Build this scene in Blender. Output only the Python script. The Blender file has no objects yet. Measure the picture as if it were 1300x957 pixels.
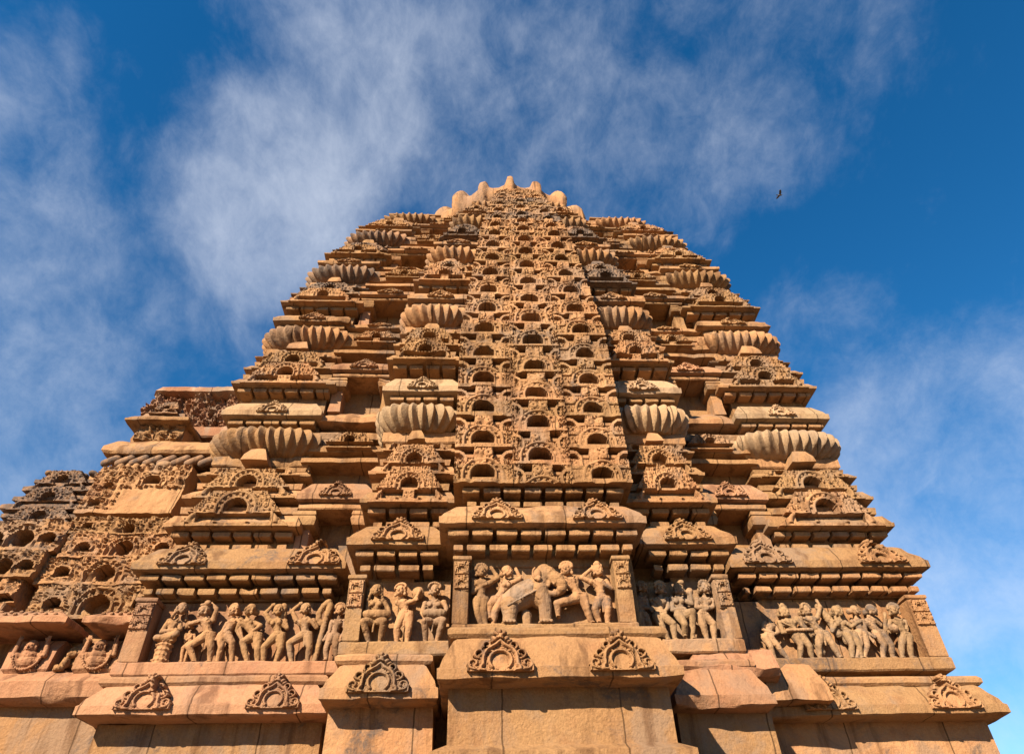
import bpy, math, random
import numpy as np
from mathutils import Matrix, Vector
scene = bpy.context.scene
# ------------------------------------------------------------------ camera
def look_matrix(pitch, yaw, roll):
    f = Vector((math.sin(yaw)*math.cos(pitch), math.cos(yaw)*math.cos(pitch), math.sin(pitch)))
    r = Vector((math.cos(yaw), -math.sin(yaw), 0)); u = r.cross(f)
    c, s = math.cos(roll), math.sin(roll)
    r2 = c*r + s*u; u2 = -s*r + c*u
    return Matrix((( r2.x, u2.x, -f.x), (r2.y, u2.y, -f.y), (r2.z, u2.z, -f.z)))
cd = bpy.data.cameras.new('camera'); cam = bpy.data.objects.new('camera', cd)
scene.collection.objects.link(cam); scene.camera = cam
cd.sensor_width = 36; cd.lens = 24; cd.shift_y = -45/1300; cd.clip_end = 5000; cd.clip_start = .05
M4 = look_matrix(0.733, 0.0576, -0.0272).to_4x4(); M4.translation = (-0.5602, -9.3465, 1.6)
cam.matrix_world = M4
# ------------------------------------------------------------------ sun and sky
SUN_EL, SUN_AZ = math.radians(31), math.radians(34)      # from the left, in front of the facade
sun_dir = Vector((-math.sin(SUN_AZ)*math.cos(SUN_EL), -math.cos(SUN_AZ)*math.cos(SUN_EL), math.sin(SUN_EL)))
sl = bpy.data.lights.new('sun', 'SUN'); sl.energy = 5.0; sl.angle = math.radians(.5); sl.color = (1, .84, .63)
so = bpy.data.objects.new('sun', sl); scene.collection.objects.link(so)
so.rotation_euler = sun_dir.to_track_quat('Z', 'Y').to_euler(); so.location = (-20, -30, 30)
scene.view_settings.view_transform = 'Standard'; scene.view_settings.look = 'None'
scene.view_settings.exposure = 1.55; scene.view_settings.gamma = 1; scene.view_settings.use_curve_mapping = False
w = bpy.data.worlds.new('World'); scene.world = w; w.use_nodes = True
wt = w.node_tree; wn = wt.nodes; wl = wt.links; wn.clear()
def W(t, **k):
    n = wn.new(t)
    for a, b in k.items(): setattr(n, a, b)
    return n
out = W('ShaderNodeOutputWorld'); bg = W('ShaderNodeBackground'); bg.inputs[1].default_value = .032
sky = W('ShaderNodeTexSky', sky_type='NISHITA', sun_disc=False, sun_elevation=SUN_EL,
        sun_rotation=math.atan2(sun_dir.x, sun_dir.y), air_density=1.0, dust_density=.0, ozone_density=4.0, altitude=200)
tc = W('ShaderNodeTexCoord')
def wmath(op, a, b=None, c=None):
    n = W('ShaderNodeMath', operation=op)
    for i, v in enumerate((a, b, c)):
        if v is None: continue
        if isinstance(v, (int, float)): n.inputs[i].default_value = v
        else: wl.new(v, n.inputs[i])
    return n.outputs[0]
def vdot(vec):
    n = W('ShaderNodeVectorMath', operation='DOT_PRODUCT'); wl.new(tc.outputs['Generated'], n.inputs[0]); n.inputs[1].default_value = vec
    return n.outputs['Value']
# cirrus: soft masses of cloud at fixed bearings in the sky, broken up by stretched noise
BLOBS = [((-.294,.584,.757), 9, .72), ((-.25,.53,.81), 9, .66), ((-.187,.476,.859), 9, .62), ((-.199,.372,.907), 8, .5), ((-.06,.48,.875), 11, .5), ((.093,.521,.848), 12, .47),
         ((.25,.477,.842), 12, .44), ((.389,.425,.817), 11, .44), ((-.56,.55,.62), 14, .44), ((-.54,.66,.52), 14, .46), ((-.43,.661,.61), 11, .46), ((.2,.36,.91), 12, .36),
         ((.60,.693,.40), 14, .56), ((.54,.788,.30), 14, .58), ((.50,.668,.55), 11, .34), ((-.62,.72,.3), 20, .42), ((.60,.42,.68), 16, .26), ((.55,.55,.63), 10, .24)]
dens = 0.0
for v, ang, st in BLOBS:
    n = W('ShaderNodeMapRange', interpolation_type='SMOOTHSTEP'); wl.new(vdot(Vector(v).normalized()), n.inputs[0])
    n.inputs[1].default_value = math.cos(math.radians(ang*1.45)); n.inputs[2].default_value = 1.0; n.inputs[3].default_value = 0; n.inputs[4].default_value = st
    dens = wmath('MAXIMUM', dens, n.outputs[0]) if not isinstance(dens, float) else n.outputs[0]
def wnoise(scale, detail, rough, dist, rot, sc):
    mp = W('ShaderNodeMapping'); wl.new(tc.outputs['Generated'], mp.inputs[0]); mp.inputs['Rotation'].default_value = rot; mp.inputs['Scale'].default_value = sc
    n = W('ShaderNodeTexNoise'); wl.new(mp.outputs[0], n.inputs['Vector'])
    n.inputs['Scale'].default_value = scale; n.inputs['Detail'].default_value = detail; n.inputs['Roughness'].default_value = rough; n.inputs['Distortion'].default_value = dist
    return n.outputs[0]
n3 = wnoise(30, 8, .7, .6, (.1, .2, .7), (1, .55, .85)); n1 = wnoise(3.4, 9, .62, .25, (.3, .2, .55), (1, .8, .9)); n2 = wnoise(11, 8, .66, .35, (.2, .3, .7), (1.0, .62, .85))
nn = wmath('ADD', wmath('ADD', wmath('MULTIPLY', n1, .58), wmath('MULTIPLY', n2, .28)), wmath('MULTIPLY', n3, .14))
cl = W('ShaderNodeMapRange', interpolation_type='SMOOTHSTEP')
wl.new(wmath('ADD', wmath('MULTIPLY', nn, 1.75), dens), cl.inputs[0]); cl.inputs[1].default_value = 1.07; cl.inputs[2].default_value = 1.86; cl.inputs[3].default_value = 0; cl.inputs[4].default_value = .58
hs = W('ShaderNodeHueSaturation'); wl.new(sky.outputs[0], hs.inputs['Color']); hs.inputs['Saturation'].default_value = 1.3; hs.inputs['Value'].default_value = 1.72; hs.inputs['Hue'].default_value = .497
mx = W('ShaderNodeMix', data_type='RGBA'); wl.new(cl.outputs[0], mx.inputs[0]); wl.new(hs.outputs[0], mx.inputs[6]); mx.inputs[7].default_value = (9.8, 10.4, 11.6, 1)
wl.new(mx.outputs[2], bg.inputs[0]); wl.new(bg.outputs[0], out.inputs[0])
# ------------------------------------------------------------------ numpy noise
def _h(ix, iy, iz, s):
    n = (ix.astype(np.int64)*374761393 + iy.astype(np.int64)*668265263 + iz.astype(np.int64)*1274126177 + s*974634777) & 0xffffffff
    n = ((n ^ (n >> 13))*1274126177) & 0xffffffff
    n = ((n ^ (n >> 16))*668265263) & 0xffffffff
    return ((n ^ (n >> 15)) & 0xffffff)/float(0xffffff)
def vnoise(P, s=0):
    P = np.asarray(P, float); I = np.floor(P); f = P-I; f = f*f*(3-2*f); I = I.astype(np.int64); r = 0
    for a in (0, 1):
        for b in (0, 1):
            for c in (0, 1):
                wt_ = (f[..., 0] if a else 1-f[..., 0])*(f[..., 1] if b else 1-f[..., 1])*(f[..., 2] if c else 1-f[..., 2])
                r = r+wt_*_h(I[..., 0]+a, I[..., 1]+b, I[..., 2]+c, s)
    return r
def fbm(P, s=0, o=3):
    r = 0; a = .5; t = 0; P = np.asarray(P, float)
    for k in range(o): r = r+a*vnoise(P*2**k, s+k); t += a; a *= .5
    return r/t
def jitter(V, amp, seed=0, f1=3.5, f2=17):
    V = np.asarray(V, float)
    o = np.stack([(fbm(V*f1, seed+11*k, 2)-.5)*2+(vnoise(V*f2, seed+5+11*k)-.5)*.9 for k in range(3)], -1)
    return V+amp*o
# ------------------------------------------------------------------ mesh builder
class MB:
    def __init__(s): s.V = []; s.F = []; s.n = 0
    def add(s, V, F):
        V = np.asarray(V, float).reshape(-1, 3); o = s.n; s.V.append(V); s.n += len(V)
        s.F += [tuple(int(i)+o for i in f) for f in F]
        return s
    def verts(s): return np.concatenate(s.V)
ABS = {}
def build(name, mb, mat, parent=None, smooth=38, label=None):
    V = mb.verts(); lo = V.min(0); hi = V.max(0); base = np.array([(lo[0]+hi[0])/2, (lo[1]+hi[1])/2, lo[2]])
    me = bpy.data.meshes.new(name); me.from_pydata((V-base).tolist(), [], mb.F)
    me.materials.append(mat); me.polygons.foreach_set('use_smooth', [True]*len(me.polygons))
    if smooth: me.set_sharp_from_angle(angle=math.radians(smooth))
    o = bpy.data.objects.new(name, me); scene.collection.objects.link(o)
    pb = ABS.get(parent.name, np.zeros(3)) if parent else np.zeros(3)
    o.location = (base-pb).tolist(); ABS[o.name] = base
    if parent: o.parent = parent
    if label: o['label'] = label
    return o
def thing(name, loc, label, cat, group=None):
    o = bpy.data.objects.new(name, None); scene.collection.objects.link(o); o.location = loc
    o.empty_display_size = .2; ABS[o.name] = np.array(loc, float); o['label'] = label; o['category'] = cat
    if group: o['group'] = group
    return o
def loft(mb, rings, res=.08, amp=.006, seed=0, caps=True, f1=3.5, chip=.035):
    """rings: (x0,x1,y0,y1,z) bottom to top, a box whose outline changes with height"""
    r0 = max(rings, key=lambda r: r[1]-r[0])
    nx = max(1, int(round((r0[1]-r0[0])/res))); ny = max(1, int(round((r0[3]-r0[2])/(res*1.5))))
    ny = min(ny, 14); L = []
    for x0, x1, y0, y1, z in rings:
        a = np.linspace(0, 1, nx, endpoint=False); b = np.linspace(0, 1, ny, endpoint=False)
        L.append(np.concatenate([np.stack([x0+(x1-x0)*a, y0+0*a, z+0*a], -1), np.stack([x1+0*b, y0+(y1-y0)*b, z+0*b], -1),
                 np.stack([x1-(x1-x0)*a, y1+0*a, z+0*a], -1), np.stack([x0+0*b, y1-(y1-y0)*b, z+0*b], -1)]))
    n = len(L[0]); V0 = np.concatenate(L); V = jitter(V0, amp, seed, f1); F = []
    if res < .09 and chip:                      # knocked-off corners along the edges
        m = np.clip((vnoise(V0*np.array([7, 7, 11.])+seed*1.7, 77)-.70)/.2, 0, 1)*np.clip((fbm(V0*1.3+seed, 78, 2)-.40)*6, 0, 1)
        V[:, 1] += m*chip*np.sign((r0[2]+r0[3])/2-V0[:, 1]); V[:, 0] += m*chip*.6*np.sign((r0[0]+r0[1])/2-V0[:, 0])*(np.abs(V0[:, 0]-(r0[0]+r0[1])/2) > (r0[1]-r0[0])*.47); V[:, 2] += m*chip*.5*(vnoise(V0*9, 79)-.3)
    for k in range(len(rings)-1):
        for i in range(n):
            j = (i+1) % n; F.append((k*n+i, k*n+j, (k+1)*n+j, (k+1)*n+i))
    if caps: F.append(tuple(range(n-1, -1, -1))); F.append(tuple((len(rings)-1)*n+i for i in range(n)))
    return mb.add(V, F)
def box(mb, x0, x1, y0, y1, z0, z1, b=.01, amp=.004, seed=0, res=.1):
    return loft(mb, [(x0+b, x1-b, y0+b, y1, z0), (x0, x1, y0, y1, z0+b), (x0, x1, y0, y1, z1-b), (x0+b, x1-b, y0+b, y1, z1)], res, amp, seed)
def relief(mb, fn, x0, x1, z0, z1, dx, depth, place, seed=0, er=.004):
    """carved slab: height field h(x,z) towards the viewer, optional outline mask, sides run back to depth"""
    nx = max(2, int(round((x1-x0)/dx))+1); nz = max(2, int(round((z1-z0)/dx))+1)
    X, Z = np.meshgrid(np.linspace(x0, x1, nx), np.linspace(z0, z1, nz))
    h, mk = fn(X, Z)
    Pn = np.stack([X*9+seed*3.1, Z*9, X*0+seed*7.7], -1); h = h+er*2*(fbm(Pn, 3, 3)-.5)
    V = np.stack([X, -h, Z], -1).reshape(-1, 3); idx = np.arange(nx*nz).reshape(nz, nx)
    c = np.ones((nz-1, nx-1), bool) if mk is None else (mk[:-1, :-1] & mk[1:, :-1] & mk[:-1, 1:] & mk[1:, 1:])
    Q = np.stack([idx[:-1, :-1], idx[:-1, 1:], idx[1:, 1:], idx[1:, :-1]], -1)[c]
    B = V.copy(); B[:, 1] = depth; N = nx*nz; E = []
    cp = np.pad(c, 1)
    for (dz, dxx, a, b) in ((-1, 0, idx[:-1, :-1], idx[:-1, 1:]), (1, 0, idx[1:, 1:], idx[1:, :-1]), (0, -1, idx[1:, :-1], idx[:-1, :-1]), (0, 1, idx[:-1, 1:], idx[1:, 1:])):
        nb = cp[1+dz:nz+dz, 1+dxx:nx+dxx]; m = c & ~nb
        E.append(np.stack([b[m], a[m], a[m]+N, b[m]+N], -1))
    F = np.concatenate([Q]+E); A = np.concatenate([V, B]); used = np.unique(F); rm = -np.ones(2*N, int); rm[used] = np.arange(len(used))
    return mb.add(place(A[used]), rm[F])
def at(xc, yf, zc, tilt=0.0, s=1.0):
    return lambda V: np.stack([V[:, 0]*s+xc, V[:, 1]*s+yf+tilt*V[:, 2]*s, V[:, 2]*s+zc], -1)
# ------------------------------------------------------------------ carved ornament as height fields
def bump(d, r, w_): return np.sqrt(np.clip(1-((d-r)/w_)**2, 0, 1))
def filigree(X, Z, q=.05, seed=0):
    ix = np.floor(X/q); iz = np.floor(Z/q); best = np.zeros_like(X)
    for a in (-1, 0, 1):
        for b in (-1, 0, 1):
            cx = (ix+a+.5+.5*(_h(ix+a, iz+b, 0*ix, seed)-.5))*q; cz = (iz+b+.5+.5*(_h(ix+a, iz+b, 0*ix+1, seed)-.5))*q
            d = np.hypot(X-cx, Z-cz); t = np.arctan2(Z-cz, X-cx)*np.where(_h(ix+a, iz+b, 0*ix+2, seed) > .5, 1, -1)
            v = (.5+.5*np.cos(2*np.pi*d/(q*.42)+t))*np.clip(1.5-d/(q*.5), 0, 1); best = np.maximum(best, v)
    return best
def gavaksha(u, v, r):
    """horseshoe arch with beaded band; r = outer radius. returns height, hole mask, covered mask"""
    vv = np.maximum(v, 0); d = np.hypot(u, vv)-.18*np.maximum(-v-.25*r, 0); t = np.arctan2(vv, u)
    h = .026*bump(d, .93*r, .085*r)+(-.004+.022*(np.cos(t*17) > -.1))*bump(d, .77*r, .075*r)+.026*bump(d, .615*r, .075*r)-.008
    hole = (np.hypot(u, v) < .545*r) & (v > -.10*r); cov = (d < 1.02*r) & (v > -.40*r)
    return h, hole, cov
def tier_fn(T, hw, s, arch=True, seed=0):
    def fn(X, Z):
        ax = np.abs(X); f = filigree(X, Z, .052*s+.003, seed); h = .004+.026*f; mk = np.zeros(X.shape, bool)
        slope = np.clip(Z/(.42*T), 0, 1)
        band = (Z < .44*T) & (ax < .86*hw-.16*s*slope); mk |= band
        h = np.where(band & (Z < .10*T), .02+.006*f, h)
        ring = np.hypot((ax-.25*s)*.9, Z-.10*T); h = np.where(band & (Z > .08*T), np.maximum(h, .012+.03*bump(ring, .105*s, .022*s)), h)
        slot = band & (Z > .13*T) & (Z < .37*T) & (ax < .31*s); bar = (Z > .2*T) & (Z < .3*T)
        blk = (ax < .07*s) & (seed % 2 == 1)
        h = np.where(slot & ~blk, np.where(bar & (ax < .24*s), -.045, -.10), h)
        if arch:
            a, hole, cov = gavaksha(X, Z-.53*T, .185*s*min(1, T/.3/s))
            up = (Z >= .40*T) & (ax < .41*s-.17*s*np.clip((Z-.4*T)/(.7*T), 0, 1)); mk |= up | (cov & (Z > .3*T))
            h = np.where(up & (Z < .46*T), .03, h); h = np.where(cov & (Z > .42*T), .018+a, h); h = np.where(hole, -.27, h)
        return h, mk
    return fn
def lata_fn(z0, P, hw, seed):
    s = hw/.76; cw = hw/3
    def fn(X, Z):
        h = np.zeros_like(X)
        for c, off in ((-2*cw, 0), (0, P/2), (2*cw, 0)):
            u = X-c; g = np.mod(Z-z0-off, P); inside = np.abs(u) <= cw*1.001; au = np.abs(u)
            wr = _h(np.floor((Z-z0-off)/P), 0*Z+int(c*50), 0*Z, 9); f = filigree(u+wr*.5, g+P*.3*(off > 0), .044*s+.003, 5); v = g/P
            q = .0+.028*f*(.6+.8*wr); q = np.where(v < .09, .03+.006*f, q)
            top = v > .70; block = au < .34*cw; edge = au > (.80-.5*(v-.8)**2*8)*cw
            if off == 0: edge = au > 9
            bar = (v > .77) & (v < .89)
            bz = np.abs(np.abs(u)-.17*cw)+np.abs(v-.85)*.3; q = np.where(top, np.where(block, .012+.02*np.maximum(f, bump(np.hypot(au-.17*cw, (v-.84)*P), .022*s, .018*s)), np.where(edge, q, np.where(bar, -.03, -.12))), q)
            a, hole, cov = gavaksha(u+(wr-.5)*.018*s, g-(.19+.03*wr)*P, (.172+.018*wr)*s*min(1, P/.372/s)); q = np.where(cov & (v > .1), .014+a*.9, q); q = np.where(hole, -.34, q)
            if off > 0:     # side horns of the middle column bow over the slots
                pass
            ho = np.abs(np.hypot(au-.95*cw, (v-.62)*P*.9)-.085*s) < .016*s; q = np.where(ho & (v > .40) & ~cov, .02, q)
            h = np.where(inside, q, h)
        wear = fbm(np.stack([X*6+seed*.37, Z*6, X*0+seed*.21], -1), 12, 3); h = np.where(h > -.02, h*np.clip(1.5-1.1*np.clip((wear-.46)*5, 0, 1), .35, 1.15), h)
        return h, None
    return fn
def strokes(X, Z, L):
    h = np.full(X.shape, -1.0)
    for pts, r, a in L:
        P = np.array(pts, float); d = np.full(X.shape, 9.)
        for p, q in zip(P[:-1], P[1:]):
            e = q-p; t = np.clip(((X-p[0])*e[0]+(Z-p[1])*e[1])/max(1e-9, e@e), 0, 1); d = np.minimum(d, np.hypot(X-p[0]-t*e[0], Z-p[1]-t*e[1]))
        h = np.maximum(h, np.where(d < r, a*np.sqrt(np.clip(1-(d/r)**2, 0, 1)), -1))
    return h
def crest_fn(kind=0, seed=0):
    """flame-edged arch ornament: ring, bell moulding with drooping ends, leafy sides, rounded head"""
    L = []
    arcp = lambda cx, cz, r, a0, a1, n=14: [(cx+r*math.cos(a0+(a1-a0)*k/n), cz+r*math.sin(a0+(a1-a0)*k/n)) for k in range(n+1)]
    cz, cr = (.17, .165) if kind else (.12, .15)
    L.append((arcp(0, cz, cr, -.75, math.pi+.75), .03, .09))
    for sg in (1, -1):
        L.append(([(sg*x, z) for x, z in ((.235, .0), (.29, .015), (.285, .06), (.255, .10), (.25, .2), (.235, .28), (.19, .35), (.12, .40), (.06, .44), (.0, .50))], .034, .11))
        for x, z, r, t0 in ((.385, .12, .092, -1.9), (.30, .29, .085, -1.4), (.19, .43, .07, -1.0)):
            L.append(([(sg*(x+r*math.cos(t)*(1-(t-t0)/9)), z+r*math.sin(t)*(1-(t-t0)/9)) for t in np.linspace(t0, t0+5.6, 16)], .024, .085))
            L.append(([(sg*(x-.07), z-.10), (sg*(x+.03), z-.075), (sg*(x+r), z-.02)], .026, .07))
        L.append(([(sg*.47, .0), (sg*.475, .07), (sg*.43, .10)], .022, .07))
    for x, z, r in ((.0, .585, .085), (.10, .545, .06), (-.10, .545, .06), (.07, .645, .05), (-.07, .645, .05), (.0, .68, .048), (.155, .50, .042), (-.155, .50, .042)):
        L.append(([(x*.8, z-.02), (x, z)], r*.8, .10+.3*r))
    for sg in (1, -1): L.append(([(sg*.035, .60), (sg*.036, .605)], .024, .145)); L.append(([(sg*.01, .545), (sg*.05, .53)], .018, .14))
    def fn(X, Z):
        h = strokes(X, Z, L); bare = h < 0; d = np.hypot(X, Z-cz); ax = np.abs(X)
        fill = (ax < .475-.74*np.clip(Z-.06, 0, 9)+.018*np.sin(Z*52)) & (Z < .60); mk = (h > -.5) | fill
        h = np.where(h < 0, .048+.018*filigree(X, Z, .09, 3), h+.012); disc = d < cr-.015
        h = np.where(disc & bare, .035 if kind else np.where(Z > cz+.02, -.09, .03), h)
        mk &= (fbm(np.stack([X*4+seed*1.3, Z*4, X*0+seed*.7], -1), 21, 3) > .30) | (Z < .3)
        return h, mk
    return fn
def amalaka(mb, cx, cy, z0, z1, a, b, n=3.2, pitch=.105, amp=.05, seed=0, bulge=.16, t0=None, t1=None, ribs=None, skew=0.0):
    """ribbed cushion disc; plan is a superellipse with half axes a, b; sharp ridges, hollow flutes"""
    t = np.linspace(0, 2*np.pi, 4001); c, s_ = np.cos(t), np.sin(t)
    px = a*np.sign(c)*np.abs(c)**(2/n); py = b*np.sign(s_)*np.abs(s_)**(2/n)
    L = np.concatenate([[0], np.cumsum(np.hypot(np.diff(px), np.diff(py)))])
    N = ribs or int(round(L[-1]/pitch)); m = N*8; sa = np.linspace(0, L[-1], m, endpoint=False)
    X = np.interp(sa, L, px); Y = np.interp(sa, L, py); fr = (sa/L[-1]*N)
    K = 11; V = []
    for k in range(K):
        q = k/(K-1); prof = 1-(bulge*1.55*(1-q/.64)**2 if q < .64 else bulge*.55*((q-.64)/.36)**2.4)
        rr = (1-np.abs(np.sin(np.pi*(fr+skew*(q-.5))))**1.3)**.8
        var = .8+.4*_h(np.floor(fr+.5), 0*fr, 0*fr, seed)
        rad = np.hypot(X, Y); off = amp*var*(rr-1)*(.45+.55*np.sin(np.pi*(.12+.72*q)))
        sc = prof*(1+off/np.maximum(rad, 1e-6))
        V.append(np.stack([cx+X*sc, cy+Y*sc, z0+(z1-z0)*q+0*X], -1))
    V = jitter(np.concatenate(V), .006, seed); F = []
    for k in range(K-1):
        for i in range(m): j = (i+1) % m; F.append((k*m+i, k*m+j, (k+1)*m+j, (k+1)*m+i))
    F.append(tuple(range(m-1, -1, -1))); F.append(tuple((K-1)*m+i for i in range(m)))
    return mb.add(V, F)
# round pieces for the figures
def basis(d):
    d = d/np.linalg.norm(d); a = np.array([0, 0, 1.]) if abs(d[2]) < .9 else np.array([1., 0, 0])
    u = np.cross(d, a); u /= np.linalg.norm(u); return u, np.cross(d, u), d
def capsule(mb, p, q, r0, r1, n=12, sq=1.0):
    p = np.array(p, float); q = np.array(q, float); ln = np.linalg.norm(q-p)
    if ln < 1e-6: q = p+np.array([0, 0, 1e-4])
    u, v, d = basis(q-p); a = np.linspace(0, 2*np.pi, n, endpoint=False); R = []
    for e in (-.98, -.75, -.4, 0): R.append((p+d*r0*e, r0*math.sqrt(1-e*e)))
    for e in (0, .4, .75, .98): R.append((q+d*r1*e, r1*math.sqrt(1-e*e)))
    V = np.concatenate([c+rad*(np.cos(a)[:, None]*u+np.sin(a)[:, None]*v*sq) for c, rad in R]); F = []
    for k in range(len(R)-1):
        for i in range(n): j = (i+1) % n; F.append((k*n+i, k*n+j, (k+1)*n+j, (k+1)*n+i))
    F.append(tuple(range(n-1, -1, -1))); F.append(tuple((len(R)-1)*n+i for i in range(n)))
    return mb.add(V, F)
def ell(mb, c, rx, ry, rz, nu=14, nv=9, rot=None):
    a = np.linspace(0, 2*np.pi, nu, endpoint=False); V = []
    for k in range(nv):
        ph = -np.pi/2+np.pi*(k+.5)/nv; V.append(np.stack([rx*np.cos(ph)*np.cos(a), ry*np.cos(ph)*np.sin(a), rz*np.sin(ph)+0*a], -1))
    V = np.concatenate(V); F = []
    if rot is not None: V = V@np.array(rot.to_3x3() if hasattr(rot, 'to_3x3') else rot).T
    for k in range(nv-1):
        for i in range(nu): j = (i+1) % nu; F.append((k*nu+i, k*nu+j, (k+1)*nu+j, (k+1)*nu+i))
    F.append(tuple(range(nu-1, -1, -1))); F.append(tuple((nv-1)*nu+i for i in range(nu)))
    return mb.add(V+np.array(c, float), F)
def fuse(mb, voxel=.0042, sm=3, wear=.0035):
    """weld overlapping pieces into one continuous carved surface"""
    me = bpy.data.meshes.new('tmp'); me.from_pydata(mb.verts().tolist(), [], mb.F)
    o = bpy.data.objects.new('tmp', me); scene.collection.objects.link(o)
    m = o.modifiers.new('r', 'REMESH'); m.mode = 'VOXEL'; m.voxel_size = voxel; m.use_smooth_shade = True
    if sm: k = o.modifiers.new('s', 'SMOOTH'); k.iterations = sm; k.factor = .5
    dg = bpy.context.evaluated_depsgraph_get(); ev = o.evaluated_get(dg); m2 = ev.to_mesh()
    V = np.empty(len(m2.vertices)*3); m2.vertices.foreach_get('co', V); F = [tuple(p.vertices) for p in m2.polygons]
    N_ = np.empty(len(m2.vertices)*3); m2.vertices.foreach_get('normal', N_); V = V.reshape(-1, 3); N_ = N_.reshape(-1, 3)
    ev.to_mesh_clear(); bpy.data.objects.remove(o); bpy.data.meshes.remove(me)
    V = V+N_*(wear*((fbm(V*38, 61, 3)-.5)*2.2-1.6*np.clip((vnoise(V*55, 62)-.72)*3, 0, 1)))[:, None]
    r = MB(); r.add(V, F); return r
# ------------------------------------------------------------------ stone
def stone(name, c1, c2, c3, dark=.5, darkcol=(.075, .058, .05), bump_=.5, seed=0.0, grey=.35, joints=True):
    m = bpy.data.materials.new(name); m.use_nodes = True; t = m.node_tree; N = t.nodes; Lk = t.links
    bs = N['Principled BSDF']; bs.inputs['Roughness'].default_value = .92; bs.inputs['Specular IOR Level'].default_value = .15
    g = N.new('ShaderNodeNewGeometry'); off = N.new('ShaderNodeVectorMath'); off.operation = 'ADD'; off.inputs[1].default_value = (seed, seed*2, seed*.5); Lk.new(g.outputs['Position'], off.inputs[0])
    def nz(sc, det, ro=.55, dist=0, sv=None):
        n = N.new('ShaderNodeTexNoise'); src = off.outputs[0]
        if sv:
            mp = N.new('ShaderNodeMapping'); mp.inputs['Scale'].default_value = sv; Lk.new(src, mp.inputs[0]); src = mp.outputs[0]
        Lk.new(src, n.inputs['Vector']); n.inputs['Scale'].default_value = sc; n.inputs['Detail'].default_value = det; n.inputs['Roughness'].default_value = ro; n.inputs['Distortion'].default_value = dist
        return n.outputs[0]
    def ramp(v, a, b, lo=0, hi=1):
        n = N.new('ShaderNodeMapRange'); n.interpolation_type = 'SMOOTHSTEP'; Lk.new(v, n.inputs[0])
        for i, x in zip((1, 2, 3, 4), (a, b, lo, hi)): n.inputs[i].default_value = x
        return n.outputs[0]
    def mix(f, a, b, blend='MIX'):
        n = N.new('ShaderNodeMix'); n.data_type = 'RGBA'; n.blend_type = blend
        for s_, v in ((0, f), (6, a), (7, b)):
            if isinstance(v, (int, float)): n.inputs[s_].default_value = v
            elif isinstance(v, tuple): n.inputs[s_].default_value = v+(1,)
            else: Lk.new(v, n.inputs[s_])
        return n.outputs[2]
    def mul(a, b):
        n = N.new('ShaderNodeMath'); n.operation = 'MULTIPLY'
        for i, v in enumerate((a, b)):
            if isinstance(v, (int, float)): n.inputs[i].default_value = v
            else: Lk.new(v, n.inputs[i])
        return n.outputs[0]
    oi = N.new('ShaderNodeObjectInfo')
    col = mix(ramp(nz(.9, 4), .38, .64), c1, c2)
    col = mix(ramp(nz(3.3, 5, .6, .6), .5, .72, 0, .75), col, c3)
    hv = N.new('ShaderNodeHueSaturation'); Lk.new(col, hv.inputs['Color'])
    Lk.new(ramp(oi.outputs['Random'], 0, 1, .80, 1.14), hv.inputs['Value']); Lk.new(ramp(oi.outputs['Random'], 1, 0, .496, .504), hv.inputs['Hue']); col = hv.outputs[0]
    col = mix(ramp(nz(14, 6, .7), .4, .75, 0, .35), col, tuple(x*.62 for x in c1))
    col = mix(ramp(nz(70, 3, .6), .35, .7, 0, .28), col, tuple(min(1, x*1.35) for x in c2))
    # grey weathering film and black lichen with ragged outlines
    col = mix(ramp(nz(1.7, 7, .68, .8), .47, .63, 0, min(.85, grey*1.5)), col, (.155, .115, .088))
    col = mix(ramp(nz(1, 7, .66, .4, (5.5, 5.5, .55)), .50, .66, 0, .68), col, tuple(x*.36 for x in c3))
    sx = N.new('ShaderNodeSeparateXYZ'); Lk.new(g.outputs['Position'], sx.inputs[0])
    def mt(op, a, b=None):
        n = N.new('ShaderNodeMath'); n.operation = op
        for i, v in enumerate((a, b)):
            if v is None: continue
            if isinstance(v, (int, float)): n.inputs[i].default_value = v
            else: Lk.new(v, n.inputs[i])
        return n.outputs[0]
    jx = mt('FRACT', mt('ADD', mt('MULTIPLY', sx.outputs[0], 1.27), mt('ADD', mt('MULTIPLY', oi.outputs['Random'], 5.0), mt('MULTIPLY', nz(6, 2), .03))))
    joint = mt('LESS_THAN', mt('ABSOLUTE', mt('SUBTRACT', jx, .5)), .0075)
    if joints: col = mix(mul(joint, .8), col, tuple(x*.2 for x in c1))
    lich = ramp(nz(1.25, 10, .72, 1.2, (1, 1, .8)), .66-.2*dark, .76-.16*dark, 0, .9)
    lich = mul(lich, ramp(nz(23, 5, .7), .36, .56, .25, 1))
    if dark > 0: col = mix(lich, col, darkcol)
    Lk.new(col, bs.inputs['Base Color'])
    b = N.new('ShaderNodeBump'); b.inputs['Strength'].default_value = bump_; b.inputs['Distance'].default_value = .012; Lk.new(nz(38, 8, .65), b.inputs['Height'])
    b2 = N.new('ShaderNodeBump'); b2.inputs['Strength'].default_value = bump_*.7; b2.inputs['Distance'].default_value = .02; Lk.new(nz(9, 4, .6), b2.inputs['Height']); Lk.new(b.outputs[0], b2.inputs['Normal'])
    Lk.new(b2.outputs[0], bs.inputs['Normal'])
    return m
SAND = stone('sandstone', (0.243, 0.127, 0.057), (0.274, 0.155, 0.073), (0.218, 0.103, 0.048), dark=.62, bump_=.9)
PALE = stone('pale_sandstone', (0.280, 0.179, 0.098), (0.300, 0.201, 0.120), (0.254, 0.141, 0.072), dark=.3, seed=7, bump_=.7)
PINK = stone('pink_sandstone', (0.249, 0.122, 0.063), (0.269, 0.147, 0.080), (0.223, 0.098, 0.054), dark=.3, seed=13, grey=.25, bump_=.8)
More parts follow.
